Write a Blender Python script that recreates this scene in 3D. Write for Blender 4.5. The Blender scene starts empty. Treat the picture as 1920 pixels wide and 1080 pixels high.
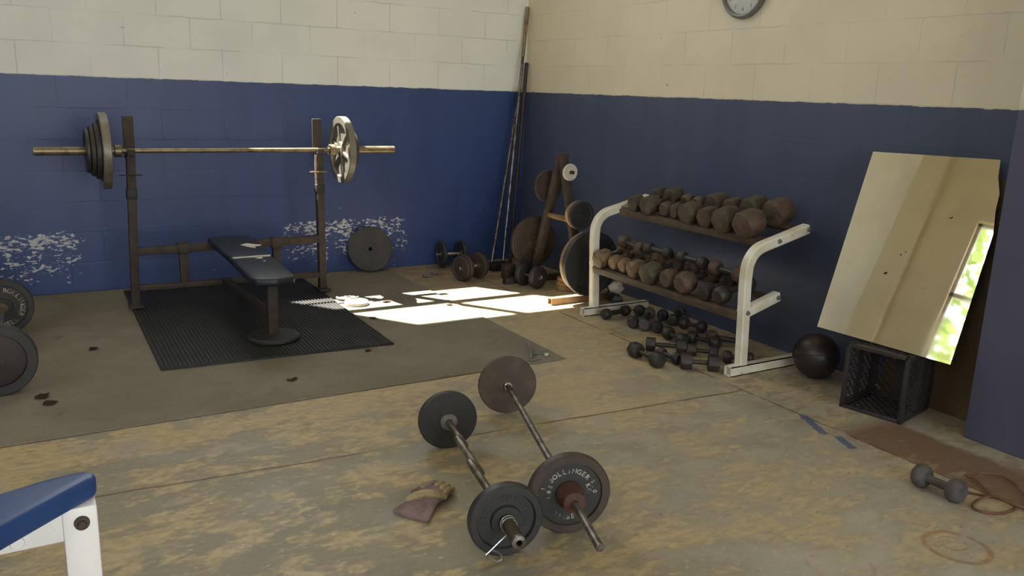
import bpy, bmesh, math, random
from mathutils import Matrix, Vector
random.seed(7)
PI = math.pi
S = bpy.context.scene
COL = S.collection

# ------------------------------------------------------------------ camera (pose solved from the wall courses)
RC = ((0.8599841, 0.0873311, -0.5027928), (-0.5091428, 0.2137339, -0.8337214), (0.0346541, 0.9729805, 0.2282718))
CAM = Vector((-3.737, -6.095, 1.40)); F = 1572.0
cd = bpy.data.cameras.new('camera'); cam = bpy.data.objects.new('camera', cd); COL.objects.link(cam)
cd.sensor_width = 36.0; cd.lens = F / 1920 * 36; cd.clip_start = 0.05; cd.clip_end = 300
Mw = Matrix(RC).to_4x4(); Mw.translation = CAM
cam.matrix_world = Mw
S.camera = cam
def ray(px, py):
    return Matrix(RC) @ Vector((px - 960, 540 - py, -F)).normalized()
def at_z(px, py, z=0.0):
    r = ray(px, py); return CAM + r * ((z - CAM.z) / r.z)
def at_y(px, py, y=0.0):
    r = ray(px, py); return CAM + r * ((y - CAM.y) / r.y)

# ------------------------------------------------------------------ materials
class NT:
    def __init__(s, name):
        s.m = bpy.data.materials.new(name); s.m.use_nodes = True
        s.t = s.m.node_tree; s.t.nodes.clear()
        s.out = s.t.nodes.new('ShaderNodeOutputMaterial')
        s.b = s.t.nodes.new('ShaderNodeBsdfPrincipled')
        s.t.links.new(s.b.outputs[0], s.out.inputs[0])
    def set(s, sock, v):
        if v is None: return
        if hasattr(v, 'is_output'): s.t.links.new(v, sock)
        elif isinstance(v, (tuple, list)) and len(v) == 3 and sock.type == 'RGBA': sock.default_value = (*v, 1)
        else: sock.default_value = v
    def pos(s):
        return s.t.nodes.new('ShaderNodeNewGeometry').outputs['Position']
    def obj(s):
        return s.t.nodes.new('ShaderNodeTexCoord').outputs['Object']
    def mapping(s, vec, scale=(1, 1, 1), loc=(0, 0, 0), rot=(0, 0, 0)):
        n = s.t.nodes.new('ShaderNodeMapping'); s.set(n.inputs[0], vec)
        n.inputs['Scale'].default_value = scale; n.inputs['Location'].default_value = loc; n.inputs['Rotation'].default_value = rot
        return n.outputs[0]
    def noise(s, vec, scale, detail=4, rough=.55, dist=0):
        n = s.t.nodes.new('ShaderNodeTexNoise'); s.set(n.inputs['Vector'], vec)
        n.inputs['Scale'].default_value = scale; n.inputs['Detail'].default_value = detail
        n.inputs['Roughness'].default_value = rough; n.inputs['Distortion'].default_value = dist
        return n.outputs[0]
    def sep(s, vec):
        n = s.t.nodes.new('ShaderNodeSeparateXYZ'); s.set(n.inputs[0], vec); return n.outputs
    def comb(s, x, y, z):
        n = s.t.nodes.new('ShaderNodeCombineXYZ')
        for i, v in enumerate((x, y, z)): s.set(n.inputs[i], v)
        return n.outputs[0]
    def math(s, op, a, b=None, c=None, clamp=False):
        n = s.t.nodes.new('ShaderNodeMath'); n.operation = op; n.use_clamp = clamp
        for i, v in enumerate((a, b, c)):
            if v is not None: s.set(n.inputs[i], v)
        return n.outputs[0]
    def ramp(s, v, a, b, lo=0.0, hi=1.0):      # smoothstep
        n = s.t.nodes.new('ShaderNodeMapRange'); n.interpolation_type = 'SMOOTHSTEP'
        s.set(n.inputs[0], v)
        for i, q in zip((1, 2, 3, 4), (a, b, lo, hi)): n.inputs[i].default_value = q
        return n.outputs[0]
    def mix(s, f, a, b):
        n = s.t.nodes.new('ShaderNodeMix'); n.data_type = 'RGBA'
        s.set(n.inputs[0], f); s.set(n.inputs[6], a); s.set(n.inputs[7], b)
        return n.outputs[2]
    def bump(s, h, strength=.3, dist=.01):
        n = s.t.nodes.new('ShaderNodeBump'); s.set(n.inputs['Height'], h)
        n.inputs['Strength'].default_value = strength; n.inputs['Distance'].default_value = dist
        s.t.links.new(n.outputs[0], s.b.inputs['Normal'])
    def dist2(s, vec, c):                        # distance in the floor plane from point c
        x, y, z = s.sep(vec)
        dx = s.math('SUBTRACT', x, c[0]); dy = s.math('SUBTRACT', y, c[1])
        return s.math('SQRT', s.math('ADD', s.math('MULTIPLY', dx, dx), s.math('MULTIPLY', dy, dy)))
    def done(s, col, rough=.6, metal=0.0, spec=None):
        s.set(s.b.inputs['Base Color'], col); s.set(s.b.inputs['Roughness'], rough); s.set(s.b.inputs['Metallic'], metal)
        if spec is not None: s.b.inputs['Specular IOR Level'].default_value = spec
        return s.m

def worn(name, c1, c2, scale=14, lo=.42, hi=.62, rough=.6, metal=0.0, bump=.15, spec=None, detail=6):
    n = NT(name); v = n.obj()
    f = n.ramp(n.noise(v, scale, detail, .6), lo, hi)
    n.bump(n.noise(v, scale * 9, 3), bump, .003)
    return n.done(n.mix(f, c1, c2), rough, metal, spec)

def wall_mat(name, axis, white, blue, chips=False, joints=1.0):
    n = NT(name); p = n.pos(); x, y, z = n.sep(p)
    u = x if axis == 'x' else y
    wob = n.math('MULTIPLY', n.math('SUBTRACT', n.noise(p, 11, 4), .5), .016)
    br = n.t.nodes.new('ShaderNodeTexBrick')
    n.set(br.inputs['Vector'], n.comb(n.math('ADD', u, -.012 if axis == 'x' else .08), n.math('ADD', z, wob), 0.0))
    br.offset = .5; br.inputs['Scale'].default_value = 1; br.inputs['Mortar Size'].default_value = .0045
    br.inputs['Mortar Smooth'].default_value = .6; br.inputs['Brick Width'].default_value = .4064; br.inputs['Row Height'].default_value = .2
    mort = br.outputs['Fac']
    patch = n.ramp(n.noise(p, 2.2, 3), .42, .62)
    mort_vis = n.math('MULTIPLY', n.math('MULTIPLY', mort, n.ramp(n.noise(p, 2.6, 3), .40, .60, .15, 1)), joints)
    w = n.mix(n.math('MULTIPLY', patch, .35), white, tuple(c * .86 for c in white))
    w = n.mix(n.math('MULTIPLY', mort_vis, .6), w, tuple(c * .55 for c in white))
    spk = n.ramp(n.noise(p, 16, 2), .745, .78)
    w = n.mix(n.math('MULTIPLY', spk, .7), w, (.12, .1, .08))
    streak = n.ramp(n.noise(n.mapping(p, (6, 6, 1.2)), 1, 3), .4, .7)
    b = n.mix(n.math('MULTIPLY', streak, .4), blue, tuple(c * .72 for c in blue))
    b = n.mix(n.math('MULTIPLY', mort_vis, .28), b, tuple(c * .6 for c in blue))
    if chips:
        pv = n.mapping(p, (1, 1, 2.2))
        f = n.noise(pv, 27, 5, .62)
        big = n.noise(n.mapping(p, (1, 1, 1.6)), 8, 3)
        za = n.math('MULTIPLY', n.ramp(z, .0, .20, .70, 1), n.ramp(z, .38, .47, 1, .2))
        za = n.math('MULTIPLY', za, n.ramp(z, .46, .49, 1, 0))
        xl = n.ramp(x, -3.50, -3.12, 1, .30)
        xl = n.math('MULTIPLY', xl, n.ramp(x, -3.16, -3.10, 1, 0))
        xr = n.math('MULTIPLY', n.ramp(x, -2.25, -1.95, .3, 1), n.ramp(x, -1.15, -.80, 1, .1))
        xr = n.math('MULTIPLY', xr, n.math('MULTIPLY', n.ramp(x, -2.3, -2.2), n.ramp(x, -.86, -.80, 1, 0)))
        zone = n.math('MULTIPLY', za, n.math('MAXIMUM', xl, n.math('MULTIPLY', xr, .97)))
        top = n.math('MULTIPLY', n.ramp(z, .25, .36), .05)
        val = n.math('ADD', n.math('ADD', f, n.math('MULTIPLY', n.math('SUBTRACT', big, .5), .55)), top)
        chip = n.math('MULTIPLY', n.ramp(n.math('ADD', val, n.math('MULTIPLY', n.math('SUBTRACT', zone, 1), .5)), .550, .570), 1.0)
        few = n.math('MULTIPLY', n.ramp(n.noise(pv, 19, 2), .73, .75), n.ramp(z, .5, .6, 1, 0))
        b = n.mix(n.math('MAXIMUM', chip, n.math('MULTIPLY', few, .7)), b, (.46, .48, .50))
    edge = n.math('ADD', n.math('MULTIPLY', n.math('SUBTRACT', n.noise(p, 14, 3), .5), .016), 1.398)
    isw = n.ramp(n.math('SUBTRACT', z, edge), -.002, .002)
    hgt = n.math('ADD', n.math('MULTIPLY', mort_vis, -.8), n.math('MULTIPLY', n.noise(p, 70, 3), .25))
    n.bump(hgt, .22, .005)
    return n.done(n.mix(isw, b, w), n.ramp(isw, 0, 1, .42, .7))

WHITE = (.66, .60, .46); BLUE = (.030, .058, .185); BLUE_GLARE = (.060, .078, .138)  # right wall's blue is greyed to carry veiling glare and warm reflections
M = {}
M['wall_back'] = wall_mat('painted_block_back', 'x', (.70, .72, .71), BLUE, True)
M['wall_right'] = wall_mat('painted_block_right', 'y', (.635, .595, .465), BLUE_GLARE, False, .6)
M['wall_pier'] = wall_mat('painted_block_pier', 'y', (.64, .60, .47), (.088, .092, .155))  # same blue paint, greyed and lightened further with glare in the colour
M['wall_left'] = wall_mat('painted_block_left', 'y', (.78, .77, .72), BLUE, False, .12)
M['wall_left_shade'] = wall_mat('painted_block_left_shade', 'y', (.46, .40, .29), BLUE, False, .12)  # left wall beyond the pier, its shade put into a darker tan
M['wall_front'] = wall_mat('painted_block_front', 'x', (.66, .63, .55), BLUE)
M['pier_shade'] = worn('pier_shade', (.50, .445, .33), (.48, .425, .31), 3)  # left pier, half shade put into its tan for the mirror's bands

def floor_mat():
    n = NT('painted_concrete'); p = n.pos(); x, y, z = n.sep(p)
    st = n.mapping(p, (1, 1.7, 1))
    f1 = n.noise(st, 1.6, 7, .62, .6)
    f2 = n.noise(st, 5.5, 6, .65, .3)
    f3 = n.noise(st, 22, 4, .6)
    nearx = n.ramp(y, -3.6, -2.4, .03, -.05)                      # paint worn off more towards the middle of the room
    wear = n.math('ADD', n.math('ADD', n.math('MULTIPLY', f1, .55), n.math('MULTIPLY', f2, .45)), nearx)
    tan = n.mix(n.ramp(f3, .35, .65), (.455, .372, .235), (.385, .31, .195))
    bare = n.mix(n.ramp(f2, .35, .65), (.262, .242, .195), (.365, .332, .262))
    lft = n.ramp(x, -2.7, -1.5, 1, 0)
    tan = n.mix(n.math('MULTIPLY', lft, .8), tan, n.mix(n.ramp(f3, .35, .65), (.45, .345, .185), (.355, .27, .14)))
    bare = n.mix(n.math('MULTIPLY', lft, .8), bare, n.mix(n.ramp(f2, .35, .65), (.160, .147, .108), (.235, .213, .155)))
    wear = n.math('ADD', wear, n.math('MULTIPLY', n.math('SUBTRACT', f3, .5), .14))
    c = n.mix(n.ramp(wear, .455, .555), tan, bare)
    c = n.mix(n.math('MULTIPLY', n.ramp(n.noise(n.mapping(p, (1, 1.5, 1)), 3.1, 4, .6), .50, .66), .55), c, (.272, .270, .252))
    # lighter scuffs and darker specks
    c = n.mix(n.math('MULTIPLY', n.ramp(n.noise(n.mapping(p, (1, 2.2, 1)), 26, 5, .65), .60, .68), .6), c, (.54, .50, .40))
    c = n.mix(n.math('MULTIPLY', n.ramp(n.noise(n.mapping(p, (1, 2.4, 1)), 19, 6, .7), .58, .68), .6), c, (.17, .14, .09))
    pale = n.math('MULTIPLY', n.ramp(n.dist2(p, (-1.55, -4.9)), .15, .8, 1, 0), n.ramp(f1, .4, .6))
    c = n.mix(n.math('MULTIPLY', pale, .5), c, (.52, .49, .42))
    # browner and darker towards the back wall
    back_brown = n.math('MULTIPLY', n.ramp(y, -1.6, -.9), n.ramp(f2, .3, .6, .4, 1))
    c = n.mix(n.math('MULTIPLY', back_brown, .55), c, (.17, .11, .06))
    # brown stained strip along the right wall, edges following the slab joint at x = -.70
    xe = n.math('ADD', x, n.math('MULTIPLY', n.math('SUBTRACT', f2, .5), .10))
    strip = n.math('MULTIPLY', n.math('MULTIPLY', n.ramp(xe, -.72, -.70), n.ramp(xe, -.42, -.36, 1, 0)),
                   n.math('MULTIPLY', n.ramp(n.math('ADD', y, n.math('MULTIPLY', f1, .4)), -3.75, -3.62, 1, 0), n.ramp(f2, .33, .42, .35, 1)))
    c = n.mix(n.math('MULTIPLY', strip, .85), c, (.15, .085, .055))
    smear = n.math('MULTIPLY', n.math('MULTIPLY', n.ramp(x, -.9, -.65), n.ramp(n.noise(st, 7, 5, .65), .48, .6)), n.ramp(y, -1.9, -2.3))
    c = n.mix(n.math('MULTIPLY', smear, .5), c, (.19, .12, .06))
    # slab joints
    wv = n.math('MULTIPLY', n.math('SUBTRACT', n.noise(p, 6, 3), .5), .03)
    yj = n.math('ABSOLUTE', n.math('ADD', n.math('SUBTRACT', y, n.math('ADD', n.math('MULTIPLY', x, -.068), -3.375)), wv))
    jv = n.math('MULTIPLY', n.ramp(yj, .003, .009, 1, 0), n.ramp(n.noise(p, 3, 2), .36, .5))
    jv = n.math('MULTIPLY', jv, n.ramp(x, -.72, -.70, 1, 0))
    xj = n.math('MULTIPLY', n.ramp(n.math('ABSOLUTE', n.math('ADD', n.math('ADD', x, .71), n.math('MULTIPLY', wv, .5))), .003, .008, 1, 0), n.ramp(n.noise(p, 4, 2), .36, .5))
    c = n.mix(n.math('MULTIPLY', n.math('MAXIMUM', jv, xj), .85), c, (.10, .055, .03))
    # rust rings left by plates
    for cx, cy, r, w, a in ((-1.18, -4.73, .098, .014, .6), (-1.17, -4.71, .043, .005, .6), (-1.62, -4.62, .10, .012, .25)):
        d = n.math('ABSOLUTE', n.math('SUBTRACT', n.dist2(p, (cx, cy)), r))
        rr = n.math('MULTIPLY', n.ramp(d, w * .3, w, 1, 0), n.ramp(n.noise(p, 12, 3), .35, .55))
        c = n.mix(n.math('MULTIPLY', rr, a), c, (.27, .11, .03))
    # two dashes of blue paint
    for (ax, ay), (bx, by), w in (((-.70, -3.68), (-.80, -3.89), .030), ((-.765, -3.925), (-.815, -4.05), .030)):
        L = math.hypot(bx - ax, by - ay); ux, uy = (bx - ax) / L, (by - ay) / L
        dx = n.math('SUBTRACT', x, ax); dy = n.math('SUBTRACT', y, ay)
        s_ = n.math('ADD', n.math('MULTIPLY', dx, ux), n.math('MULTIPLY', dy, uy))
        t_ = n.math('ABSOLUTE', n.math('ADD', n.math('ADD', n.math('MULTIPLY', dx, -uy), n.math('MULTIPLY', dy, ux)), n.math('MULTIPLY', n.math('SUBTRACT', f3, .5), .02)))
        k = n.math('MULTIPLY', n.math('MULTIPLY', n.ramp(s_, -.01, .02), n.ramp(s_, L - .005, L + .005, 1, 0)), n.ramp(t_, w * .5, w * .75, 1, 0))
        k = n.math('MULTIPLY', k, n.ramp(f3, .3, .4, .5, 1))
        c = n.mix(n.math('MULTIPLY', k, .8), c, (.05, .085, .20))
    n.bump(n.math('ADD', n.math('MULTIPLY', f3, .5), n.math('MULTIPLY', f2, .5)), .12, .01)
    return n.done(c, n.ramp(f2, .3, .7, .38, .62), 0, .4)
M['floor'] = floor_mat()

def carpet_mat():
    n = NT('grey_carpet'); p = n.pos(); x, y, z = n.sep(p)
    f = n.noise(p, 2.5, 5, .6); g = n.noise(p, 180, 2)
    c = n.mix(n.ramp(f, .35, .65), (.235, .212, .172), (.190, .172, .140))
    c = n.mix(n.math('MULTIPLY', n.ramp(n.noise(p, 9, 5, .6), .60, .72), .35), c, (.09, .072, .048))
    c = n.mix(n.math('MULTIPLY', n.ramp(g, .4, .6), .3), c, (.13, .115, .09))
    n.bump(g, .5, .004)
    return n.done(c, .95, 0, .1)
M['carpet'] = carpet_mat()
M['rubber'] = worn('black_rubber', (.015, .016, .016), (.023, .023, .021), 6, rough=.6)
M['rubber_flat'] = worn('dull_rubber', (.045, .044, .042), (.060, .057, .052), 8, rough=.75)
M['iron_black'] = worn('black_iron', (.026, .028, .028), (.040, .036, .032), 12, .45, .7, .5, .0, .2)
M['iron_brown'] = worn('brown_iron', (.060, .043, .032), (.085, .062, .045), 16, .4, .65, .6, .0, .25)
M['iron_rim'] = worn('rusty_rim_iron', (.062, .043, .033), (.035, .030, .027), 9, .42, .62, .5, .0, .2)
M['iron_dark_brown'] = worn('dark_brown_iron', (.030, .023, .020), (.045, .031, .024), 12, .4, .65, .6)
M['iron_grey'] = worn('grey_iron', (.16, .16, .15), (.09, .08, .07), 12, .45, .7, .5, .2)
M['iron_light'] = worn('light_grey_enamel', (.19, .18, .145), (.12, .10, .07), 10, .45, .7, .4, .3)
M['white_plate'] = worn('white_plate_enamel', (.55, .52, .46), (.40, .36, .30), 10, .45, .7, .4)
M['rust'] = worn('rust_steel', (.050, .037, .026), (.032, .025, .019), 18, .4, .6, .7)
M['rust_rim'] = worn('rust_bare_rim', (.30, .21, .12), (.17, .11, .065), 10, .4, .65, .5, .3)
M['rust_red'] = worn('rust_red', (.10, .038, .024), (.062, .026, .019), 15, .4, .6, .65)
M['rust_tan'] = worn('rusted_tan_steel', (.30, .19, .09), (.16, .09, .045), 7, .4, .65, .65)
M['rack_rail'] = worn('rusted_rail', (.095, .065, .042), (.060, .043, .030), 9, .4, .62, .65)
M['pole_steel'] = worn('dull_pole_steel', (.22, .21, .19), (.09, .075, .06), 20, .42, .6, .3, .9, .05)
M['chrome'] = worn('worn_chrome', (.55, .53, .48), (.30, .25, .19), 30, .5, .75, .28, 1.0, .05)
M['bar_steel'] = worn('bar_steel', (.25, .235, .21), (.13, .11, .09), 25, .4, .65, .42, .85, .1)
M['bar_gold'] = worn('tarnished_bar', (.27, .22, .14), (.15, .12, .075), 14, .42, .66, .42, .75, .1)
M['wire'] = worn('clip_wire', (.60, .62, .60), (.40, .40, .36), 40, .5, .8, .3, .9, .0)
M['wire_green'] = worn('green_grip', (.10, .15, .11), (.08, .10, .08), 30, rough=.5)
M['hex'] = worn('dumbbell_iron_olive', (.085, .068, .044), (.050, .042, .030), 20, .38, .62, .62, .1, .3)
M['hex_rust'] = worn('dumbbell_iron_rust', (.105, .068, .045), (.062, .042, .030), 20, .38, .62, .62, .1, .3)
M['hex_tan'] = worn('dumbbell_iron_tan', (.20, .135, .070), (.085, .055, .034), 26, .42, .62, .62, .1, .3)
M['hex_dark'] = worn('dumbbell_iron_dark', (.040, .033, .028), (.026, .023, .021), 20, .38, .62, .5, .1, .3)
M['hex_grey'] = worn('dumbbell_grey', (.085, .080, .075), (.062, .056, .050), 20, rough=.75)
M['white_rack'] = worn('chipped_white_paint', (.66, .66, .58), (.58, .55, .43), 8, .45, .75, .38, 0, .05)
def chipped():
    n = NT('white_paint_chipped'); v = n.obj()
    c = n.mix(n.ramp(n.noise(v, 6, 3), .4, .7), (.70, .69, .60), (.60, .56, .42))
    c = n.mix(n.ramp(n.noise(v, 24, 5, .65), .66, .70), c, (.20, .085, .035))
    return n.done(c, .36)
M['white_rack'] = chipped()
M['white_steel'] = worn('white_enamel', (.78, .79, .78), (.72, .73, .72), 9, .4, .7, .3, 0, .03)
def speckled():
    n = NT('white_enamel_flecked'); v = n.obj()
    c = n.mix(n.ramp(n.noise(v, 45, 3), .69, .72), (.78, .79, .79), (.10, .08, .06))
    return n.done(c, .32)
M['white_steel'] = speckled()
M['vinyl_blue'] = worn('blue_vinyl', (.014, .052, .190), (.018, .060, .21), 4, rough=.42, bump=.05)
M['vinyl_dark'] = worn('dark_blue_vinyl', (.008, .011, .020), (.011, .015, .027), 5, rough=.45, bump=.06)
M['foam'] = worn('bare_foam', (.62, .62, .58), (.5, .5, .46), 30, rough=.9)
M['plywood'] = worn('brown_board', (.115, .075, .035), (.080, .052, .026), 5, .35, .65, .7)
M['crate'] = worn('dark_crate_plastic', (.030, .025, .025), (.022, .019, .019), 9, rough=.55)
M['ball'] = worn('dark_ball', (.022, .017, .016), (.032, .022, .020), 6, rough=.38)
M['glove_purple'] = worn('purple_cloth', (.235, .160, .170), (.165, .112, .122), 26, rough=.95, bump=.3)
M['glove_tan'] = worn('tan_leather', (.36, .29, .16), (.24, .18, .10), 22, rough=.9, bump=.3)
M['leaf'] = worn('dead_leaf', (.085, .055, .028), (.05, .034, .02), 40, rough=.9)
M['rag'] = worn('white_rag', (.55, .53, .48), (.44, .42, .38), 9, rough=.95)
M['cord'] = worn('rust_cord', (.165, .075, .035), (.115, .055, .028), 30, rough=.7)
M['clock_rim'] = worn('grey_clock_rim', (.13, .13, .125), (.11, .11, .10), 9, rough=.35)
M['clock_dial'] = worn('clock_dial', (.42, .43, .41), (.38, .39, .37), 5, rough=.3)
M['ink_grey'] = worn('grey_ink', (.14, .14, .12), (.12, .12, .10), 20, rough=.6)
M['letter_white'] = worn('worn_white_letters', (.50, .50, .46), (.07, .07, .065), 30, .44, .58, .7, 0, .0)
M['letter_cream'] = worn('worn_cream_letters', (.50, .44, .28), (.16, .13, .08), 30, .44, .62, .7, 0, .0)
M['letter_dark'] = worn('raised_iron_letters', (.050, .052, .050), (.035, .034, .032), 30, rough=.5)
M['frame_alu'] = worn('window_frame_paint', (.35, .34, .30), (.30, .28, .24), 9)
M['ceiling'] = worn('ceiling_board', (.64, .62, .56), (.60, .57, .50), 3)
M['ground'] = worn('outside_ground', (.34, .31, .24), (.28, .27, .18), 1.2, rough=.9)
M['bark'] = worn('bark', (.12, .09, .06), (.08, .06, .04), 9)
M['leafgreen'] = worn('green_foliage', (.15, .25, .05), (.26, .33, .09), 2, rough=.6)
M['block_black'] = worn('black_block', (.014, .014, .015), (.02, .02, .02), 9)
def mirror_mat():
    n = NT('mirror_glass'); v = n.obj()
    hz = n.noise(v, 3.5, 4, .6)
    c = n.mix(n.ramp(hz, .4, .7), (.90, .89, .83), (.84, .83, .76))
    spot = n.ramp(n.noise(v, 21, 2), .775, .79)
    c = n.mix(spot, c, (.10, .085, .06))
    return n.done(c, n.ramp(hz, .4, .7, .015, .05), 1.0)
M['mirror'] = mirror_mat()

# ------------------------------------------------------------------ mesh helpers
def basis(axis):                                   # matrix whose local z runs along axis
    return Vector(axis).normalized().to_track_quat('Z', 'Y').to_matrix().to_4x4()
def T(c): return Matrix.Translation(Vector(c))
def frame(c, axis): return T(c) @ basis(axis)

class MB:
    def __init__(s): s.bm = bmesh.new()
    def box(s, lo, hi, mat=None, bev=0.0, seg=2):
        r = bmesh.ops.create_cube(s.bm, size=1.0); vs = r['verts']
        lo, hi = Vector(lo), Vector(hi)
        bmesh.ops.scale(s.bm, vec=hi - lo, verts=vs)
        bmesh.ops.translate(s.bm, vec=(lo + hi) / 2, verts=vs)
        if bev:
            es = list({e for v in vs for e in v.link_edges})
            r2 = bmesh.ops.bevel(s.bm, geom=es, offset=bev, segments=seg, profile=.5, affect='EDGES')
            vs = list({v for f in r2['faces'] for v in f.verts} | {v for v in vs if v.is_valid})
        if mat is not None: bmesh.ops.transform(s.bm, matrix=mat, verts=vs)
        return s
    def bar(s, a, b, w, h, up=(0, 0, 1), bev=0.004):      # box section from a to b, w across, h along 'up'
        a, b = Vector(a), Vector(b); d = b - a; L = d.length; z = d.normalized()
        x = z.cross(Vector(up)); 
        if x.length < 1e-5: x = z.cross(Vector((1, 0, 0)))
        x.normalize(); y = x.cross(z)
        m = Matrix((x, y, z)).transposed().to_4x4(); m.translation = a
        return s.box((-w / 2, -h / 2, 0), (w / 2, h / 2, L), m, bev)
    def lathe(s, prof, mat=None, n=40, closed=False):
        rings = []
        for r, z in prof:
            if r < 1e-6: rings.append([s.bm.verts.new((0, 0, z))])
            else: rings.append([s.bm.verts.new((r * math.cos(2 * PI * k / n), r * math.sin(2 * PI * k / n), z)) for k in range(n)])
        pairs = list(zip(rings, rings[1:]))
        if closed: pairs.append((rings[-1], rings[0]))
        for a, b in pairs:
            for k in range(n):
                k2 = (k + 1) % n
                vs = [a[k % len(a)], a[k2 % len(a)], b[k2 % len(b)], b[k % len(b)]]
                u = []
                for v in vs:
                    if v not in u: u.append(v)
                if len(u) >= 3: s.bm.faces.new(u)
        vs = [v for r in rings for v in r]
        if mat is not None: bmesh.ops.transform(s.bm, matrix=mat, verts=vs)
        return s
    def cyl(s, a, b, r, n=20, r2=None, bev=0.0):
        a, b = Vector(a), Vector(b); L = (b - a).length
        r2 = r if r2 is None else r2
        if bev: prof = [(0, 0), (r - bev, 0), (r, bev), (r2, L - bev), (r2 - bev, L), (0, L)]
        else: prof = [(0, 0), (r, 0), (r2, L), (0, L)]
        return s.lathe(prof, frame(a, b - a), n)
    def ring(s, c, axis, R, r, n=32, k=8):               # torus
        return s.lathe([(R + r * math.cos(2 * PI * i / k), r * math.sin(2 * PI * i / k)) for i in range(k)], frame(c, axis), n, True)
    def tube(s, pts, r, n=8, cyclic=False, rad=None):
        pts = [Vector(p) for p in pts]; m = len(pts); rings = []
        up = None
        for i, p in enumerate(pts):
            if cyclic: t = pts[(i + 1) % m] - pts[i - 1]
            else: t = pts[min(i + 1, m - 1)] - pts[max(i - 1, 0)]
            t.normalize()
            if up is None:
                up = Vector((0, 0, 1)) if abs(t.z) < .9 else Vector((1, 0, 0))
            x = t.cross(up)
            if x.length < 1e-4: x = t.cross(Vector((.3, 1, .2)))
            x.normalize(); up = x.cross(t).normalized()
            rr = r if rad is None else rad[i]
            rings.append([s.bm.verts.new(p + (x * math.cos(2 * PI * k / n) + up * math.sin(2 * PI * k / n)) * rr) for k in range(n)])
        pr = list(zip(rings, rings[1:]))
        if cyclic: pr.append((rings[-1], rings[0]))
        for a, b in pr:
            for k in range(n): s.bm.faces.new((a[k], a[(k + 1) % n], b[(k + 1) % n], b[k]))
        if not cyclic:
            s.bm.faces.new(rings[0][::-1]); s.bm.faces.new(rings[-1])
        return s
    def sweep_rect(s, pts, w, h, side):                  # rectangular tube along pts lying in the plane normal to 'side'
        pts = [Vector(p) for p in pts]; side = Vector(side).normalized(); rings = []
        for i, p in enumerate(pts):
            t = (pts[min(i + 1, len(pts) - 1)] - pts[max(i - 1, 0)]).normalized()
            nrm = t.cross(side).normalized(); c = []
            b = min(w, h) * .12
            for (su, sv) in ((1, 1), (-1, 1), (-1, -1), (1, -1)):
                if su * sv > 0: q = ((su * (w / 2 - b), sv * h / 2), (su * w / 2, sv * (h / 2 - b)))[::-1]
                else: q = ((su * (w / 2 - b), sv * h / 2), (su * w / 2, sv * (h / 2 - b)))
                c += [q[0], q[1]]
            rings.append([s.bm.verts.new(p + side * u + nrm * v) for u, v in c])
        for a, b in zip(rings, rings[1:]):
            for k in range(8): s.bm.faces.new((a[k], a[(k + 1) % 8], b[(k + 1) % 8], b[k]))
        s.bm.faces.new(rings[0][::-1]); s.bm.faces.new(rings[-1])
        return s
    def prism(s, poly, lo, hi, mat=None, bev=0.0, seg=3): # polygon in xy extruded lo..hi
        a = [s.bm.verts.new((x, y, lo)) for x, y in poly]; b = [s.bm.verts.new((x, y, hi)) for x, y in poly]
        n = len(poly); fs = [s.bm.faces.new(a[::-1]), s.bm.faces.new(b)]
        for k in range(n): fs.append(s.bm.faces.new((a[k], a[(k + 1) % n], b[(k + 1) % n], b[k])))
        vs = a + b
        if bev:
            es = list({e for f in fs for e in f.edges})
            r2 = bmesh.ops.bevel(s.bm, geom=es, offset=bev, segments=seg, profile=.5, affect='EDGES')
            vs = list({v for f in r2['faces'] for v in f.verts} | {v for v in vs if v.is_valid})
        if mat is not None: bmesh.ops.transform(s.bm, matrix=mat, verts=vs)
        return s
    def sphere(s, c, r, seg=24, scale=(1, 1, 1)):
        vs = bmesh.ops.create_uvsphere(s.bm, u_segments=seg, v_segments=seg // 2, radius=r)['verts']
        bmesh.ops.scale(s.bm, vec=scale, verts=vs); bmesh.ops.translate(s.bm, vec=c, verts=vs)
        return s
    def grid(s, rows):                                   # rows of points -> quads
        g = [[s.bm.verts.new(p) for p in r] for r in rows]
        for a, b in zip(g, g[1:]):
            for k in range(len(a) - 1): s.bm.faces.new((a[k], a[k + 1], b[k + 1], b[k]))
        return s

def obj(name, mb, mat, parent=None, angle=35):
    bm = mb.bm
    bmesh.ops.recalc_face_normals(bm, faces=bm.faces)
    me = bpy.data.meshes.new(name)
    if parent is not None:
        o0 = parent
        off = Vector((0, 0, 0))
        while o0 is not None:
            off += o0.location; o0 = o0.parent
        bmesh.ops.translate(bm, vec=-off, verts=bm.verts)
    bm.to_mesh(me); bm.free()
    me.shade_smooth(); me.set_sharp_from_angle(angle=math.radians(angle))
    for m in (mat if isinstance(mat, (list, tuple)) else [mat]): me.materials.append(m)
    o = bpy.data.objects.new(name, me); COL.objects.link(o)
    if parent is not None: o.parent = parent
    return o
def tag(o, label, cat, group=None, kind=None):
    o['label'] = label; o['category'] = cat
    if group: o['group'] = group
    if kind: o['kind'] = kind
    return o
def thing(name, label, cat, loc=(0, 0, 0), group=None):
    o = bpy.data.objects.new(name, None); COL.objects.link(o); o.location = loc; o.empty_display_size = .1
    return tag(o, label, cat, group)
def struct(name, mb, mat):
    o = obj(name, mb, mat); o['kind'] = 'structure'; return o
def dup(root, label, group=None, mats=None):             # copy a thing with its parts and sub-parts
    r = root.copy(); COL.objects.link(r); r['label'] = label
    if group: r['group'] = group
    for ch in list(root.children):
        c = ch.copy(); c.parent = r; COL.objects.link(c)
        if mats and ch.name.split('.')[0] in mats:
            c.data = ch.data.copy(); c.data.materials[0] = mats[ch.name.split('.')[0]]
        for g in list(ch.children):
            d = g.copy(); d.parent = c; COL.objects.link(d)
    return r
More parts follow.
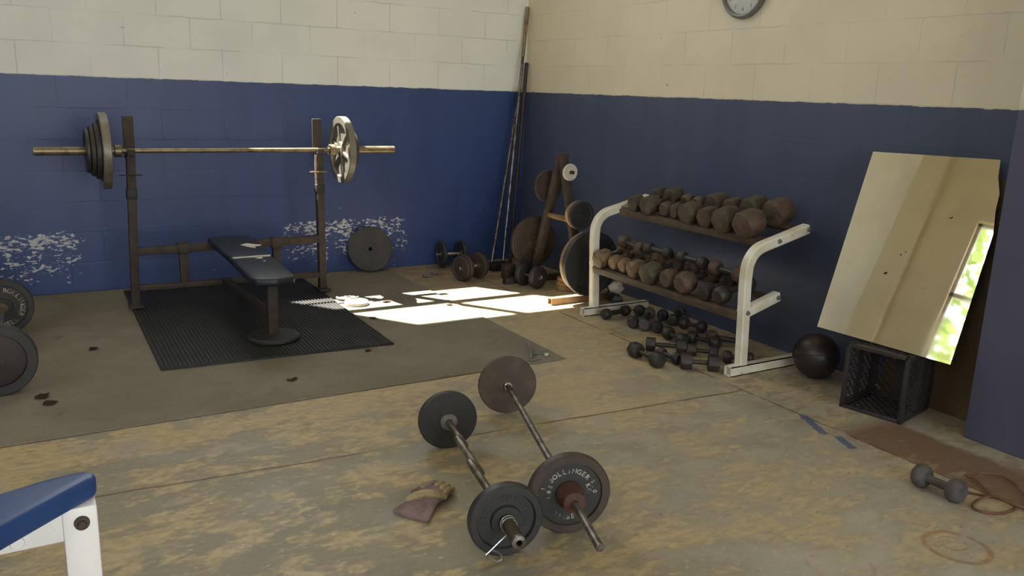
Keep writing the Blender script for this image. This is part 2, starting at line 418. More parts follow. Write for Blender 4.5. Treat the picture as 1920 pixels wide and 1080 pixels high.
def orient(o, c, axis, s=1.0, spin=0.0):                 # put a thing whose length runs along local x
    x = Vector(axis).normalized()
    q = x.to_track_quat('X', 'Z')
    o.rotation_mode = 'QUATERNION'
    from mathutils import Quaternion
    o.rotation_quaternion = q @ Quaternion((1, 0, 0), spin)
    o.location = c; o.scale = (s, s, s)

def text_bm(mb, items, size, depth=.0015):               # items: (char, matrix); letters become raised meshes
    for ch, mat in items:
        cu = bpy.data.curves.new('glyph', 'FONT'); cu.body = ch; cu.size = size; cu.align_x = 'CENTER'; cu.extrude = depth; cu.resolution_u = 2
        to = bpy.data.objects.new('glyph', cu); COL.objects.link(to)
        dg = bpy.context.evaluated_depsgraph_get()
        me = bpy.data.meshes.new_from_object(to.evaluated_get(dg))
        me.transform(mat)
        mb.bm.from_mesh(me)
        bpy.data.meshes.remove(me); bpy.data.objects.remove(to); bpy.data.curves.remove(cu)
    return mb
def arc_text(txt, r, mid, step, flip=False):             # letter frames round a circle in the local xy plane
    out = []; n = len(txt)
    for i, ch in enumerate(txt):
        a = mid + (1 if flip else -1) * step * (i - (n - 1) / 2)
        rot = a + PI / 2 if flip else a - PI / 2
        if ch != ' ':
            out.append((ch, Matrix.Translation((r * math.cos(a), r * math.sin(a), 0)) @ Matrix.Rotation(rot, 4, 'Z')))
    return out

def plate_prof(R, t, hole, rin=.82, hub=.26, web=.45):
    h = t / 2; w = h * web; Ri = R * rin; rh = R * hub; b = min(.004, h * .4)
    p = [(hole, -h), (rh, -h), (rh + .003, -w), (Ri - .004, -w), (Ri, -h), (R - b, -h), (R, -h + b)]
    return p + [(r, -z) for r, z in reversed(p)]
def flat_prof(R, t, hole):
    h = t / 2; b = min(.004, h * .4)
    p = [(hole, -h), (R * .3, -h), (R * .31, -h * .9), (R - b, -h * .9), (R, -h * .9 + b)]
    return p + [(r, -z) for r, z in reversed(p)]
def plate(parent, c, axis, R, t, mat, hole=.013, style='rim', n=56, name='weight_plate', **kw):
    prof = plate_prof(R, t, hole, **kw) if style == 'rim' else flat_prof(R, t, hole)
    return obj(name, MB().lathe(prof, frame(c, axis), n, True), mat, parent)

# ------------------------------------------------------------------ the setting
XL, YF, ZC = -6.3, -10.2, 5.2
struct('floor', MB().box((XL - .2, YF - .2, -.15), (.2, .2, 0)), M['floor'])
struct('ceiling', MB().box((XL - .2, YF - .2, ZC), (.2, .2, ZC + .2)), M['ceiling'])
wx0, wx1, wz0, wz1 = -3.0, -1.50, 2.37, 5.05       # high window in the back wall that lets the sun in
wb = MB()
wb.box((XL - .2, 0, 0), (wx0, .2, ZC)); wb.box((wx1, 0, 0), (.2, .2, ZC)); wb.box((wx0, 0, 0), (wx1, .2, wz0)); wb.box((wx0, 0, wz1), (wx1, .2, ZC))
struct('wall_back', wb, M['wall_back'])
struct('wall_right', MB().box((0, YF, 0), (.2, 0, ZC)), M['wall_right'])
# left wall with tall windows; the second is unseen, added for sky light
wl = MB(); wins = [(-2.66, -4.65), (-5.6, -7.5)]; lz0, lz1 = 2.12, 3.95
struct('wall_left', MB().box((XL - .2, -1.97, 0), (XL, 0, ZC)), M['wall_left'])
yy = -1.97
for a, b in wins:
    wl.box((XL - .2, a, 0), (XL, yy, ZC)); wl.box((XL - .2, b, 0), (XL, a, lz0)); wl.box((XL - .2, b, lz1), (XL, a, ZC)); yy = b
wl.box((XL - .2, YF, 0), (XL, yy, ZC))
struct('wall_left_far', wl, M['wall_left_shade'])
# unseen front wall, its wide opening put in to admit sky fill
dx0, dx1, dz = -5.2, -1.0, 3.5
wf = MB(); wf.box((XL - .2, YF - .2, 0), (dx0, YF, ZC)); wf.box((dx1, YF - .2, 0), (.2, YF, ZC)); wf.box((dx0, YF - .2, dz), (dx1, YF, ZC))
struct('wall_front', wf, M['wall_front'])
df = MB(); df.box((dx0, YF - .18, 0), (dx0 + .06, YF - .02, dz)); df.box((dx1 - .06, YF - .18, 0), (dx1, YF - .02, dz)); df.box((dx0, YF - .18, dz - .06), (dx1, YF - .02, dz))
struct('added_opening_frame', df, M['frame_alu'])
# the block pier standing out of the right wall, and its twin on the left
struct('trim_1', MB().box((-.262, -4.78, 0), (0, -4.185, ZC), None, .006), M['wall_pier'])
struct('trim_2', MB().box((XL, -2.12, 0), (XL + .10, -1.82, ZC)), M['pier_shade'])
# window frames
w1 = MB(); mid = -2.165; midz = 3.42
for x0, x1 in ((wx0, wx0 + .03), (mid - .03, mid + .03), (wx1 - .02, wx1)): w1.box((x0, .02, wz0), (x1, .07, wz1))
for z0, z1 in ((wz0, wz0 + .02), (midz - .06, midz + .06), (wz1 - .03, wz1)): w1.box((wx0, .02, z0), (wx1, .07, z1))
struct('window_1', w1, M['frame_alu'])
for i, (a, b) in enumerate(wins):
    w = MB()
    for y0 in (b, (a + b) / 2 - .02, a - .04): w.box((XL - .12, y0, lz0), (XL - .06, y0 + .04, lz1))
    for z0 in (lz0, 2.98, lz1 - .04): w.box((XL - .12, b, z0), (XL - .06, a, z0 + .05))
    struct('window_%d' % (i + 2), w, M['frame_alu'])
g = MB().box((-40, -45, -.4), (40, 40, -.16)); struct('ground', g, M['ground'])

# trees outside the left windows (seen in the mirror)
def tree(loc, h, seed, label):
    rnd = random.Random(seed)
    t = thing('tree', label, 'tree', loc)
    tr = MB(); tr.tube([(loc[0], loc[1], -.2), (loc[0] + .1, loc[1], h * .5), (loc[0] - .1, loc[1] + .1, h)], .12, 8, rad=[.16, .11, .05])
    obj('trunk', tr, M['bark'], t)
    fb = MB()
    for k in range(1300):
        a, u = rnd.uniform(0, 2 * PI), rnd.uniform(-1, 1); q = math.sqrt(1 - u * u); rr = rnd.uniform(.55, 1) * 1.9
        c = Vector((loc[0] + rr * q * math.cos(a) * .9, loc[1] + rr * q * math.sin(a), h * .78 + rr * u * 1.3))
        d = Vector((rnd.uniform(-1, 1), rnd.uniform(-1, 1), rnd.uniform(-1, 1))).normalized(); e = d.orthogonal().normalized() * .13; d2 = d.cross(e).normalized() * .09
        v = [fb.bm.verts.new(c + e), fb.bm.verts.new(c + d2), fb.bm.verts.new(c - e), fb.bm.verts.new(c - d2)]
        fb.bm.faces.new(v)
    o = obj('foliage', fb, M['leafgreen'], t); o['kind'] = 'stuff'
tree((-9.6, -3.2, 0), 5.0, 1, 'green tree outside the left window, reflected in the leaning mirror')

# ------------------------------------------------------------------ floor coverings
tag(obj('carpet', MB().box((XL + .05, -2.545, .0005), (-1.243, -.02, .007), None, .002, 1), M['carpet']), 'large flat grey-brown carpet against the blue back wall', 'carpet')
mt = MB(); nr = 58; xa, xb = -3.185, -1.985; ya, yb = -1.885, -.12
prof = []
for k in range(nr):
    x0 = xa + (xb - xa) * k / nr; w = (xb - xa) / nr
    prof += [(x0, .0165), (x0 + w * .12, .0215), (x0 + w * .55, .0215), (x0 + w * .67, .0165)]
prof += [(xb, .0165), (xb, .0075), (xa, .0075)]
def skew(x, y): return x + (y + 1.885) * .017            # the mat lies slightly askew
vA = [mt.bm.verts.new((skew(x, ya) , ya - .05 * (x - xa), z)) for x, z in prof]; vB = [mt.bm.verts.new((skew(x, yb), yb - .05 * (x - xa), z)) for x, z in prof]
for k in range(len(prof)): mt.bm.faces.new((vA[k], vA[(k + 1) % len(prof)], vB[(k + 1) % len(prof)], vB[k]))
mt.bm.faces.new(vA[::-1]); mt.bm.faces.new(vB)
tag(obj('rubber_mat', mt, M['rubber'], angle=25), 'black ribbed rubber mat under the weight bench', 'mat')

# ------------------------------------------------------------------ flat weight bench with uprights
ZM = .0224
wbn = thing('weight_bench', 'rusty steel bench press bench with uprights on the black ribbed mat', 'weight bench', (-2.55, -.9, ZM))
for sx, xb0, xt in ((-1, -3.140, -3.112), (1, -1.950, -1.962)):
    y = -.60
    up = obj('upright', MB().bar((xb0, y, ZM), (xt, y, .948), .048, .05, (0, 1, 0)), M['rust'], wbn)
    xm = xb0 + (xt - xb0) * .72
    obj('sleeve', MB().bar((xm, y, .69), (xm + (xt - xb0) * .06, y, .75), .058, .06, (0, 1, 0)), M['block_black'], up)
    hk = MB(); hk.box((xt - .031, y - .006 + .03, .93), (xt + .031, y + .006 + .03, 1.178), None, .002)
    hk.box((xt - .022, y - .042, .950), (xt + .022, y + .03, .962), None, .002); hk.box((xt - .022, y - .052, .950), (xt + .022, y - .040, .988), None, .002)
    obj('bar_hook', hk, M['rust'], up)
    if sx > 0:
        sp = MB(); pts = [(xt - .03, y - .045 + .006 * math.sin(k * 1.6), .94 - .02 * k + .004 * math.cos(k * 1.6)) for k in range(9)]
        sp.tube(pts, .004, 6); sp.tube([(xt - .07, y - .03, .835), (xt + .045, y - .03, .835)], .005, 6)
        obj('hook_pin', sp, M['rust_rim'], up)
    else:
        obj('hook_pin', MB().tube([(xt - .07, y - .03, .835), (xt + .055, y - .03, .835)], .004, 6), M['rust'], up)
    obj('foot_pad', MB().box((xb0 - .04, y - .06, ZM), (xb0 + .04, y + .06, ZM + .012), None, .003), M['rust'], up)
cbm = lambda a, b, w, h, m=M['rust'], nm='crossbar': obj(nm, MB().bar(a, b, w, h), m, wbn)
cbm((-3.115, -.60, .366), (-1.965, -.60, .378), .045, .048)
cbm((-3.120, -.60, .138), (-1.965, -.60, .132), .04, .036)
for x in (-2.845, -2.262):
    obj('strut', MB().bar((x, -.60, .15), (x, -.60, .36), .05, .045, (0, 1, 0)), M['rust'], wbn)
    obj('bracket', MB().box((x - .035, -.64, .34), (x + .035, -.56, .405), None, .004), M['rust'], wbn)
for x in (-2.845, -2.262): pass
obj('spine', MB().bar((-2.562, -1.58, .150), (-2.600, -.60, .135), .045, .05), M['iron_grey'] if False else M['iron_dark_brown'], wbn)
obj('post', MB().bar((-2.562, -1.60, ZM + .02), (-2.562, -1.60, .385), .055, .05, (0, 1, 0)), M['rust'], wbn)
obj('base_disc', MB().lathe([(0, 0), (.132, 0), (.14, .006), (.14, .018), (.132, .026), (.05, .029), (0, .029)], T((-2.562, -1.61, ZM)), 48), M['iron_black'], wbn)
obj('pad_rail', MB().bar((-2.59, -.60, .372), (-2.60, -1.78, .372), .16, .02), M['iron_dark_brown'], wbn)
def pad(x0, x1, x2, x3, ya, yb, apex, nm):
    poly = [(x0, ya), (x1, ya), (x3, yb)]
    if apex: poly += [(x3 - .015, yb - .045), ((x2 + x3) / 2, yb - .075), (x2 + .015, yb - .045)]
    poly += [(x2, yb)]
    return obj(nm, MB().prism(poly[::-1], .382, .425, None, .014, 3), M['vinyl_dark'], wbn)
p1 = pad(-2.690, -2.425, -2.705, -2.470, -.56, -1.275, False, 'backrest_pad')
p2 = pad(-2.705, -2.470, -2.725, -2.495, -1.295, -1.82, True, 'seat_pad')
tr = MB(); tr.prism([(-2.56, -.90), (-2.51, -.86), (-2.47, -.92), (-2.44, -.93), (-2.46, -.97), (-2.49, -.975), (-2.50, -1.03), (-2.53, -.99)], .4245, .4262); obj('torn_foam', tr, M['foam'], p1)
tr = MB(); tr.prism([(-2.69, -1.272), (-2.48, -1.266), (-2.48, -1.286), (-2.69, -1.288)], .415, .4262)
obj('torn_foam', tr, M['foam'], p1)
tr = MB(); tr.prism([(-2.58, -1.33), (-2.54, -1.32), (-2.54, -1.35), (-2.57, -1.355)], .4245, .4262); obj('torn_foam', tr, M['foam'], p2)
tr = MB(); tr.prism([(-2.56, -1.43), (-2.55, -1.42), (-2.545, -1.44)], .4245, .4262)
obj('torn_foam', tr, M['foam'], p2)

# barbell racked on the bench
bb = thing('barbell', 'long barbell loaded with plates racked across the bench uprights', 'barbell', (-2.52, -.605, .975))
YB, ZB = -.605, .977
obj('bar', MB().cyl((-3.2, YB, ZB), (-1.87, YB, ZB), .0145, 16), M['bar_gold'], bb)
for s_, a, b, c in ((-1, -3.19, -3.617, -3.178), (1, -1.885, -1.424, -1.872)):
    sl = MB().cyl((a, YB, ZB), (b, YB, ZB), .025, 24, bev=.003)
    o = obj('sleeve', sl, M['bar_gold'], bb)
    obj('collar', MB().cyl((c - .02, YB, ZB), (c + .02, YB, ZB), .037, 24, bev=.003), M['bar_gold'], o)
for x, R, t, m in ((-3.252, .222, .046, M['iron_light']), (-3.288, .163, .028, M['iron_black']), (-3.315, .145, .024, M['iron_dark_brown']), (-3.340, .127, .022, M['iron_black'])):
    plate(bb, (x, YB, ZB), (1, 0, 0), R, t, m, .026, name='weight_plate')
big = plate(bb, (-1.800, YB, ZB), (1, 0, 0), .222, .046, M['iron_light'], .026, rin=.80, hub=.24, web=.25)
rb = MB()
for k in range(6):
    a = k * PI / 3 + .3
    d = Vector((0, math.cos(a), math.sin(a)))
    rb.bar(Vector((-1.810, YB, ZB)) + d * .05, Vector((-1.810, YB, ZB)) + d * .178, .02, .016, (1, 0, 0), .003)
obj('rib', rb, M['iron_light'], big)
for x, R, t, m in ((-1.762, .165, .028, M['iron_brown']), (-1.736, .128, .022, M['iron_dark_brown'])):
    plate(bb, (x, YB, ZB), (1, 0, 0), R, t, m, .026)

# ------------------------------------------------------------------ plates and bits on the carpet
wp = thing('weight_plate', 'large plain black plate leaning on the blue back wall', 'weight plate', (-1.40, -.1, .007))
plate(wp, (-1.405, -.088, .179), (-.12, -1, .28), .172, .03, M['rubber_flat'], .016, 'flat', name='disc')
pl = thing('weight_plate', 'small white plate lying in the sun patch on the carpet', 'weight plate', (-1.86, -1.02, .007), 'small plates lying on the carpet')
plate(pl, (-1.86, -1.02, .0195), (0, 0, 1), .078, .024, M['white_plate'], .014, name='disc')
pl = thing('weight_plate', 'small grey plate in shade on the carpet behind the sunlit white plate', 'weight plate', (-1.86, -.86, .007), 'small plates lying on the carpet')
plate(pl, (-1.865, -.86, .017), (0, 0, 1), .078, .02, M['iron_grey'], .014, name='disc')

def leaf(px, py, s, label, seed, z=.0075):
    rnd = random.Random(seed); c = at_z(px, py, z); a0 = rnd.uniform(0, 6)
    m = MB(); pts = []
    for k in range(9):
        a = a0 + 2 * PI * k / 9; r = s * rnd.uniform(.55, 1.1)
        pts.append(m.bm.verts.new((c.x + r * math.cos(a), c.y + r * math.sin(a), z + rnd.uniform(0, .35) * s)))
    cv = m.bm.verts.new((c.x, c.y, z + .2 * s))
    for k in range(9): m.bm.faces.new((pts[k], pts[(k + 1) % 9], cv))
    bmesh.ops.solidify(m.bm, geom=list(m.bm.faces), thickness=.0012)
    lo = min(v.co.z for v in m.bm.verts); bmesh.ops.translate(m.bm, vec=(0, 0, z - lo), verts=m.bm.verts)
    tag(obj('dead_leaf', m, M['leaf']), label, 'leaf', 'dead leaves on the carpet')
for k, (px, py, s, lab) in enumerate((
    (175, 655, .032, 'dark dead leaf on the carpet left of the ribbed mat'),
    (547, 713, .030, 'small dead leaf on the carpet in front of the ribbed mat'),
    (78, 744, .040, 'torn dead leaf on the carpet below the left barbell'),
    (94, 757, .034, 'crumpled dead leaf right beside the torn leaf below the left barbell'),
    (690, 658, .026, 'tiny dead leaf by the front right corner of the ribbed mat'),
    (700, 597, .034, 'curled leaf at the left tip of the front sun patch'),
    (725, 566, .036, 'dry leaf at the top edge of the sun patch beside the white plate'),
    (843, 572, .030, 'sunlit dry leaf between the two sun patches'))): leaf(px, py, s, lab, k + 3)

# open spring collar at the carpet edge
c0 = at_z(992, 668, .008)
sc = thing('spring_collar', 'wire spring collar with green grips at the carpet corner', 'spring collar', c0)
pA = [at_z(984, 642, .012), at_z(988, 655, .012), at_z(993, 668, .012), at_z(996, 676, .012), at_z(1004, 674, .012), at_z(1013, 672, .012)]
obj('wire', MB().tube(pA, .0035, 8).tube([at_z(991, 642, .02), at_z(995, 655, .025), at_z(996, 668, .03)], .0035, 8), M['wire'], sc)
obj('grip', MB().tube([at_z(996, 668, .012), at_z(1004, 663, .012), at_z(1016, 663, .012)], .0055, 8), M['wire_green'], sc)
obj('coil', MB().ring(at_z(1025, 664.5, .012), (0, 0, 1), .014, .0038), M['wire'], sc)

# ------------------------------------------------------------------ barbell standing at the left edge
lb = thing('barbell', 'barbell with black and rust brown plates at the left edge of the carpet', 'barbell', (-3.83, -1.6, .007))
A1 = Vector((-3.862, -1.93, .1697)); A2 = Vector((-3.835, -.93, .1697)); ax = (A1 - A2).normalized()
obj('bar', MB().cyl(A2 - ax * .12, A1 + ax * .10, .0125, 16), M['chrome'], lb)
q = plate(lb, A1, ax, .162, .05, M['iron_black'], .0126, rin=.74, hub=.2, web=.2)
obj('face', MB().lathe([(.0126, .0), (.118, 0), (.116, .012), (.10, .016), (.0126, .018)], frame(A1 + ax * .004, ax), 48, True), M['iron_dark_brown'], q)
plate(lb, A1 - ax * .05, ax, .150, .04, M['iron_brown'], .0126)
q = plate(lb, A2, ax, .150, .036, M['iron_black'], .0126, rin=.80, hub=.3)
tm = frame(A2 + ax * .0085, ax)
up_loc = tm.inverted().to_3x3() @ Vector((0, 0, 1)); ua = math.atan2(up_loc.y, up_loc.x)
for arc in (arc_text('BOLLINGER', .083, ua - 1.15, .24), arc_text('BARBELL', .106, ua - PI, .21, True)):
    obj('lettering', text_bm(MB(), [(c, tm @ m) for c, m in arc], .034), M['letter_cream'], q)
obj('collar', MB().cyl(A2 + ax * .018, A2 + ax * .05, .03, 24, bev=.004), M['rack_rail'], lb)

# ------------------------------------------------------------------ the two barbells in the foreground
sb = thing('barbell', 'straight barbell in the foreground with white lettered front plate', 'barbell', (-2.1, -3.6, 0))
P1 = Vector((-2.267, -4.059, .1376)); P2 = Vector((-1.928, -3.084, .1376)); ax = (P1 - P2).normalized()
obj('bar', MB().cyl(P2 - ax * .25, P1 + ax * .345, .0128, 20, bev=.002), M['bar_steel'], sb)
obj('grip_ring', MB().cyl(P1 - ax * .24, P1 - ax * .02, .0165, 20, bev=.002), M['iron_dark_brown'], sb)
q = plate(sb, P1, ax, .137, .034, M['iron_rim'], .013, rin=.80, hub=.30, web=.3, n=72)
fd = obj('face', MB().lathe([(.013, .0), (.1085, 0), (.107, .0035), (.013, .0035)], frame(P1 + ax * .0045, ax), 64, True), M['iron_black'], q)
tm = frame(P1 + ax * .0082, ax); upl = tm.inverted().to_3x3() @ Vector((0, 0, 1)); ua = math.atan2(upl.y, upl.x)
for arc, sz in ((arc_text('BOLLINGER', .072, ua + .05, .215), .024), (arc_text('BARBELL', .089, ua + PI, .19, True), .024),
        (arc_text('5.0', .079, ua - 1.32, .21), .021), (arc_text('KG', .060, ua - 1.32, .28), .021), (arc_text('11', .084, ua + 1.42, .21), .021), (arc_text('LBS', .063, ua + 1.42, .26), .021)):
    obj('lettering', text_bm(MB(), [(c, tm @ m) for c, m in arc], sz), M['letter_white'], q)
obj('collar', MB().lathe([(.013, 0), (.046, 0), (.046, .012), (.040, .03), (.036, .062), (.013, .066)], frame(P1 + ax * .012, ax), 32, True), M['rust_red'], sb)
q = plate(sb, P2, ax, .130, .030, M['iron_brown'], .013, 'flat', n=64)
obj('end_nut', MB().cyl(P2 + ax * .012, P2 + ax * .03, .019, 20, bev=.003), M['chrome'], sb)

ez = thing('curl_bar', 'zigzag curl barbell with black plates and a wire spring collar in the foreground', 'barbell', (-2.43, -3.7, 0))
E1 = Vector((-2.519, -4.083, .119)); E2 = Vector((-2.324, -3.291, .119)); ax = (E1 - E2).normalized(); LT = (E1 - E2).length
left = Vector((0, 0, 1)).cross(ax).normalized() * -1
if left.x > 0: left = -left
v = (left * .62 + Vector((0, 0, 1)) * .78)
key = [(0, 0), (.05, 0), (.08, 0), (.205, -.042), (.222, .028), (.445, -.046), (.462, .044), (.60, 0), (.66, 0), (LT, 0)]
pts = []
for (s0, o0), (s1, o1) in zip(key, key[1:]):
    for k in range(6):
        f = k / 6; pts.append((s0 + (s1 - s0) * f, o0 + (o1 - o0) * f))
pts.append(key[-1])
for _ in range(1): pts = [pts[0]] + [((a[0] + 2 * b[0] + c[0]) / 4, (a[1] + 2 * b[1] + c[1]) / 4) for a, b, c in zip(pts, pts[1:], pts[2:])] + [pts[-1]]
obj('bar', MB().tube([E2 + ax * s_ + v * o_ for s_, o_ in pts], .0135, 14), M['bar_steel'], ez)
for P, sgn, far in ((E1, 1, False), (E2, -1, True)):
    sl = obj('sleeve', MB().lathe([(.0085, .165), (.0085, .13), (0, .13)] if False else [(0, 0), (.020, 0), (.020, .158), (.017, .165), (.0095, .165), (.0095, .12), (0, .12)], frame(P - ax * sgn * .02, ax * sgn), 28), M['rust'] , ez)
    if not far: obj('end_cap', MB().lathe([(.0095, 0), (.021, 0), (.021, .012), (.0095, .014)], frame(P + ax * .134, ax), 28, True), M['bar_steel'], sl)
    if far: plate(ez, P, ax, .118, .034, M['rubber_flat'] if False else M['iron_black'], .0205, 'flat', n=64)
    else:
        q = plate(ez, P, ax, .118, .036, M['iron_black'], .0205, rin=.80, hub=.40, web=.35, n=64)
        tm = frame(P + ax * .0068, ax); upl = tm.inverted().to_3x3() @ Vector((0, 0, 1)); ua = math.atan2(upl.y, upl.x)
        for arc in (arc_text('LOMAC', .062, ua, .24), arc_text('DISC', .062, ua + 1.5, .24), arc_text('10', .062, ua - 1.2, .24), arc_text('LB', .062, ua - 1.85, .24)):
            obj('lettering', text_bm(MB(), [(c, tm @ m) for c, m in arc], .026), M['letter_dark'], q)
obj('collar', MB().lathe([(.014, 0), (.034, 0), (.034, .012), (.014, .014)], frame(E2 + ax * .017, ax), 28, True), M['iron_grey'], ez)
cl = MB(); cc = E1 + ax * .032; bx = frame(cc, ax)
hel = [bx @ Vector((.0235 * math.cos(t * .35), .0235 * math.sin(t * .35), -.008 + .0007 * t)) for t in range(40)]
cl.tube(hel, .0022, 6)
loop = [at_y(p[0], p[1], E1.y - .055) for p in ((950, 1003), (935, 1017), (919, 1033), (911, 1040), (915, 1046), (933, 1053), (940, 1049), (941, 1042), (935, 1036), (921, 1031))]
cl.tube(loop, .0022, 6)
obj('spring_clip', cl, M['wire'], ez)

# ------------------------------------------------------------------ work glove
gl = thing('glove', 'crumpled purple and tan work glove lying on the floor by the curl bar', 'glove', (-2.6, -3.7, 0))
gA = Vector((-2.665, -3.735, 0)); gB = Vector((-2.475, -3.615, 0)); gd = (gB - gA).normalized(); gw = Vector((-gd.y, gd.x, 0))
def sect(mb, secs, n=18):
    rows = []
    for (s_, w, h, off, zc) in secs:
        c = gA + gd * s_ + gw * off
        rows.append([c + gw * (w / 2 * math.cos(2 * PI * k / n)) + Vector((0, 0, zc + h / 2 * math.sin(2 * PI * k / n) * (1 + .12 * math.sin(5 * k)))) for k in range(n + 1)])
    mb.grid(rows)
    bmesh.ops.remove_doubles(mb.bm, verts=mb.bm.verts, dist=.0004)
    bmesh.ops.holes_fill(mb.bm, edges=[e for e in mb.bm.edges if e.is_boundary])
    return mb
obj('cuff', sect(MB(), [(-.032, .138, .012, 0, .0082), (-.02, .142, .020, 0, .0125), (.01, .128, .026, .002, .014), (.04, .112, .028, .004, .015), (.065, .102, .026, .006, .015)]), M['glove_purple'], gl)
obj('palm', sect(MB(), [(.05, .098, .030, .006, .016), (.08, .105, .040, .008, .021), (.115, .108, .042, .008, .022), (.15, .100, .036, .006, .019), (.165, .085, .024, .004, .014)]), M['glove_purple'], gl)
st = MB(); st.tube([gA + gd * (.03 + .085 * k / 8) + gw * (.054 - .108 * k / 8) + Vector((0, 0, .026 + .020 * math.sin(PI * k / 8))) for k in range(9)], .012, 8, rad=[.009, .013, .015, .016, .016, .016, .015, .013, .009])
obj('strap', st, M['glove_tan'], gl)
for k, (off, ln) in enumerate(((.042, .060), (.016, .070), (-.010, .066), (-.034, .052))):
    b0 = gA + gd * .135 + gw * off
    fg = MB().tube([b0 + Vector((0, 0, .022)), b0 + gd * ln * .5 + Vector((0, 0, .030)), b0 + gd * ln + Vector((0, 0, .022)), b0 + gd * ln * .95 + Vector((0, 0, .012))], .011, 10, rad=[.012, .0125, .012, .009])
    obj('finger', fg, M['glove_tan'] if k != 0 else M['glove_purple'], gl)
th = MB().tube([gA + gd * .075 + gw * .048 + Vector((0, 0, .018)), gA + gd * .10 + gw * .072 + Vector((0, 0, .02)), gA + gd * .14 + gw * .075 + Vector((0, 0, .014))], .011, 10)
obj('thumb', th, M['glove_purple'], gl)

# ------------------------------------------------------------------ blue padded bench, lower left corner
fb = thing('padded_bench', 'white steel bench with blue vinyl pad in the near left corner', 'weight bench', (-4.1, -4.55, 0))
poly = [(-3.680, -4.497), (-3.661, -4.502), (-3.650, -4.520), (-3.657, -4.541), (-3.803, -4.664), (-3.913, -4.765), (-4.45, -5.0), (-4.75, -4.80), (-4.07, -4.594), (-3.80, -4.538), (-3.735, -4.5145)]
obj('pad', MB().prism(poly[::-1], .664, .703, None, .0095, 4), M['vinyl_blue'], fb, 60)
fr = obj('frame', MB().bar((-3.656, -4.535, .632), (-4.75, -4.535, .632), .05, .062), M['white_steel'], fb)
obj('leg', MB().bar((-3.684, -4.54, .0), (-3.684, -4.54, .663), .056, .05, (0, 1, 0)), M['white_steel'], fb)
obj('leg', MB().bar((-4.70, -4.54, .0), (-4.70, -4.54, .60), .056, .05, (0, 1, 0)), M['white_steel'], fb)
obj('foot', MB().bar((-3.684, -4.85, .025), (-3.684, -4.25, .025), .05, .05), M['white_steel'], fb)
obj('bolt', MB().lathe([(0, .011), (.006, .011), (.0075, .006), (.012, .0055), (.013, 0), (0, 0)], frame((-3.682, -4.566, .634), (0, -1, .05)), 24), M['rust'], fb)
obj('plug', MB().lathe([(0, .006), (.010, .005), (.012, 0), (0, 0)], frame((-3.782, -4.560, .618), (0, -1, .1)), 20), M['white_steel'], fb)

# ------------------------------------------------------------------ dumbbell kinds (length along local x)
def ngon(n, R, a0=0): return [(R * math.cos(a0 + 2 * PI * k / n), R * math.sin(a0 + 2 * PI * k / n)) for k in range(n)]
RX = Matrix.Rotation(PI / 2, 4, 'Y')
def make_dumbbell(kind, R, L, grip, rg, mh, mg, label, group=None, n=6):
    t = thing('dumbbell', label, 'dumbbell', (0, 0, 0), group)
    hd = MB().cyl((-grip / 2 - .01, 0, 0), (grip / 2 + .01, 0, 0), rg, 14)
    obj('handle', hd, mg, t)
    for s_ in (-1, 1):
        h = MB()
        if kind == 'hex':
            a, b = s_ * grip / 2, s_ * (grip / 2 + L)
            h.prism(ngon(n, R, PI / n), min(a, b), max(a, b), RX, R * .16, 2)
        elif kind == 'round':
            prof = [(0, 0), (R * .72, 0), (R * .94, L * .2), (R, L * .5), (R * .94, L * .8), (R * .72, L), (0, L)]
            h.lathe(prof, frame((s_ * grip / 2, 0, 0), (s_, 0, 0)), 28)
        obj('head', h, mh, t)
    return t

# ------------------------------------------------------------------ white dumbbell rack
rk = thing('dumbbell_rack', 'white two-tier steel dumbbell rack against the right wall', 'dumbbell rack', (-.4, -2.48, 0))
def side_frame(y):
    pts = [(-.535, y, .04), (-.550, y, .30), (-.562, y, .48), (-.562, y, .53)]
    c = Vector((-.437, y, .540)); r = .125
    for k in range(1, 9):
        a = PI - (PI / 2 - .24) * k / 8; pts.append((c.x + r * math.cos(a), y, c.z + .01 + r * math.sin(a)))
    e = Vector(pts[-1]); d = Vector((math.cos(.24), 0, math.sin(.24)))
    pts += [e + d * .08, e + d * .16, e + d * .325]
    post = obj('side_post', MB().sweep_rect(pts, .05, .052, (0, 1, 0)), M['white_rack'], rk)
    ft = MB()
    x0, x1 = -.625, -.10
    for lo, hi in (((x0, y - .026, 0), (x1, y + .026, .005)), ((x0, y - .026, .047), (x1, y + .026, .052)), ((x0, y - .026, 0), (x1, y - .021, .052)), ((x0, y + .021, 0), (x1, y + .026, .052)), ((x0 + .03, y - .022, .004), (x0 + .035, y + .022, .048))): ft.box(lo, hi)
    obj('foot', ft, M['white_rack'], rk)
    arm = obj('arm', MB().bar((-.575, y, .325), (-.315, y, .400), .046, .05), M['white_rack'], rk)
    for bx_, bz_, par in ((-.372, .698, post), (-.160, .748, post), (-.548, .335, arm), (-.335, .396, arm)):
        for sy in (-1, 1):
            obj('bolt', MB().lathe([(0, .012), (.008, .011), (.011, .006), (.013, 0), (0, 0)], frame((bx_, y + sy * .025, bz_), (0, sy, 0)), 14), M['iron_grey'], par)
    return post
side_frame(-3.13); side_frame(-1.83)
def rail(x, z, m, lip):
    r = MB(); tilt = .24
    d = Vector((math.cos(tilt), 0, math.sin(tilt))); u = Vector((-math.sin(tilt), 0, math.cos(tilt)))
    a = Vector((x, -3.105, z)); b = Vector((x, -1.855, z))
    r.bar(a, b, .05, .006, u, .001)
    r.bar(a - d * .024 * lip - u * .0 + u * (-.018), b - d * .024 * lip + u * (-.018), .006, .04, u, .001)
    return obj('shelf_rail', r, m, rk)
rail(-.372, .692, M['rack_rail'], 1); rail(-.165, .744, M['rack_rail'], -1)
rail(-.560, .330, M['rack_rail'], 1); rail(-.340, .386, M['rack_rail'], -1)

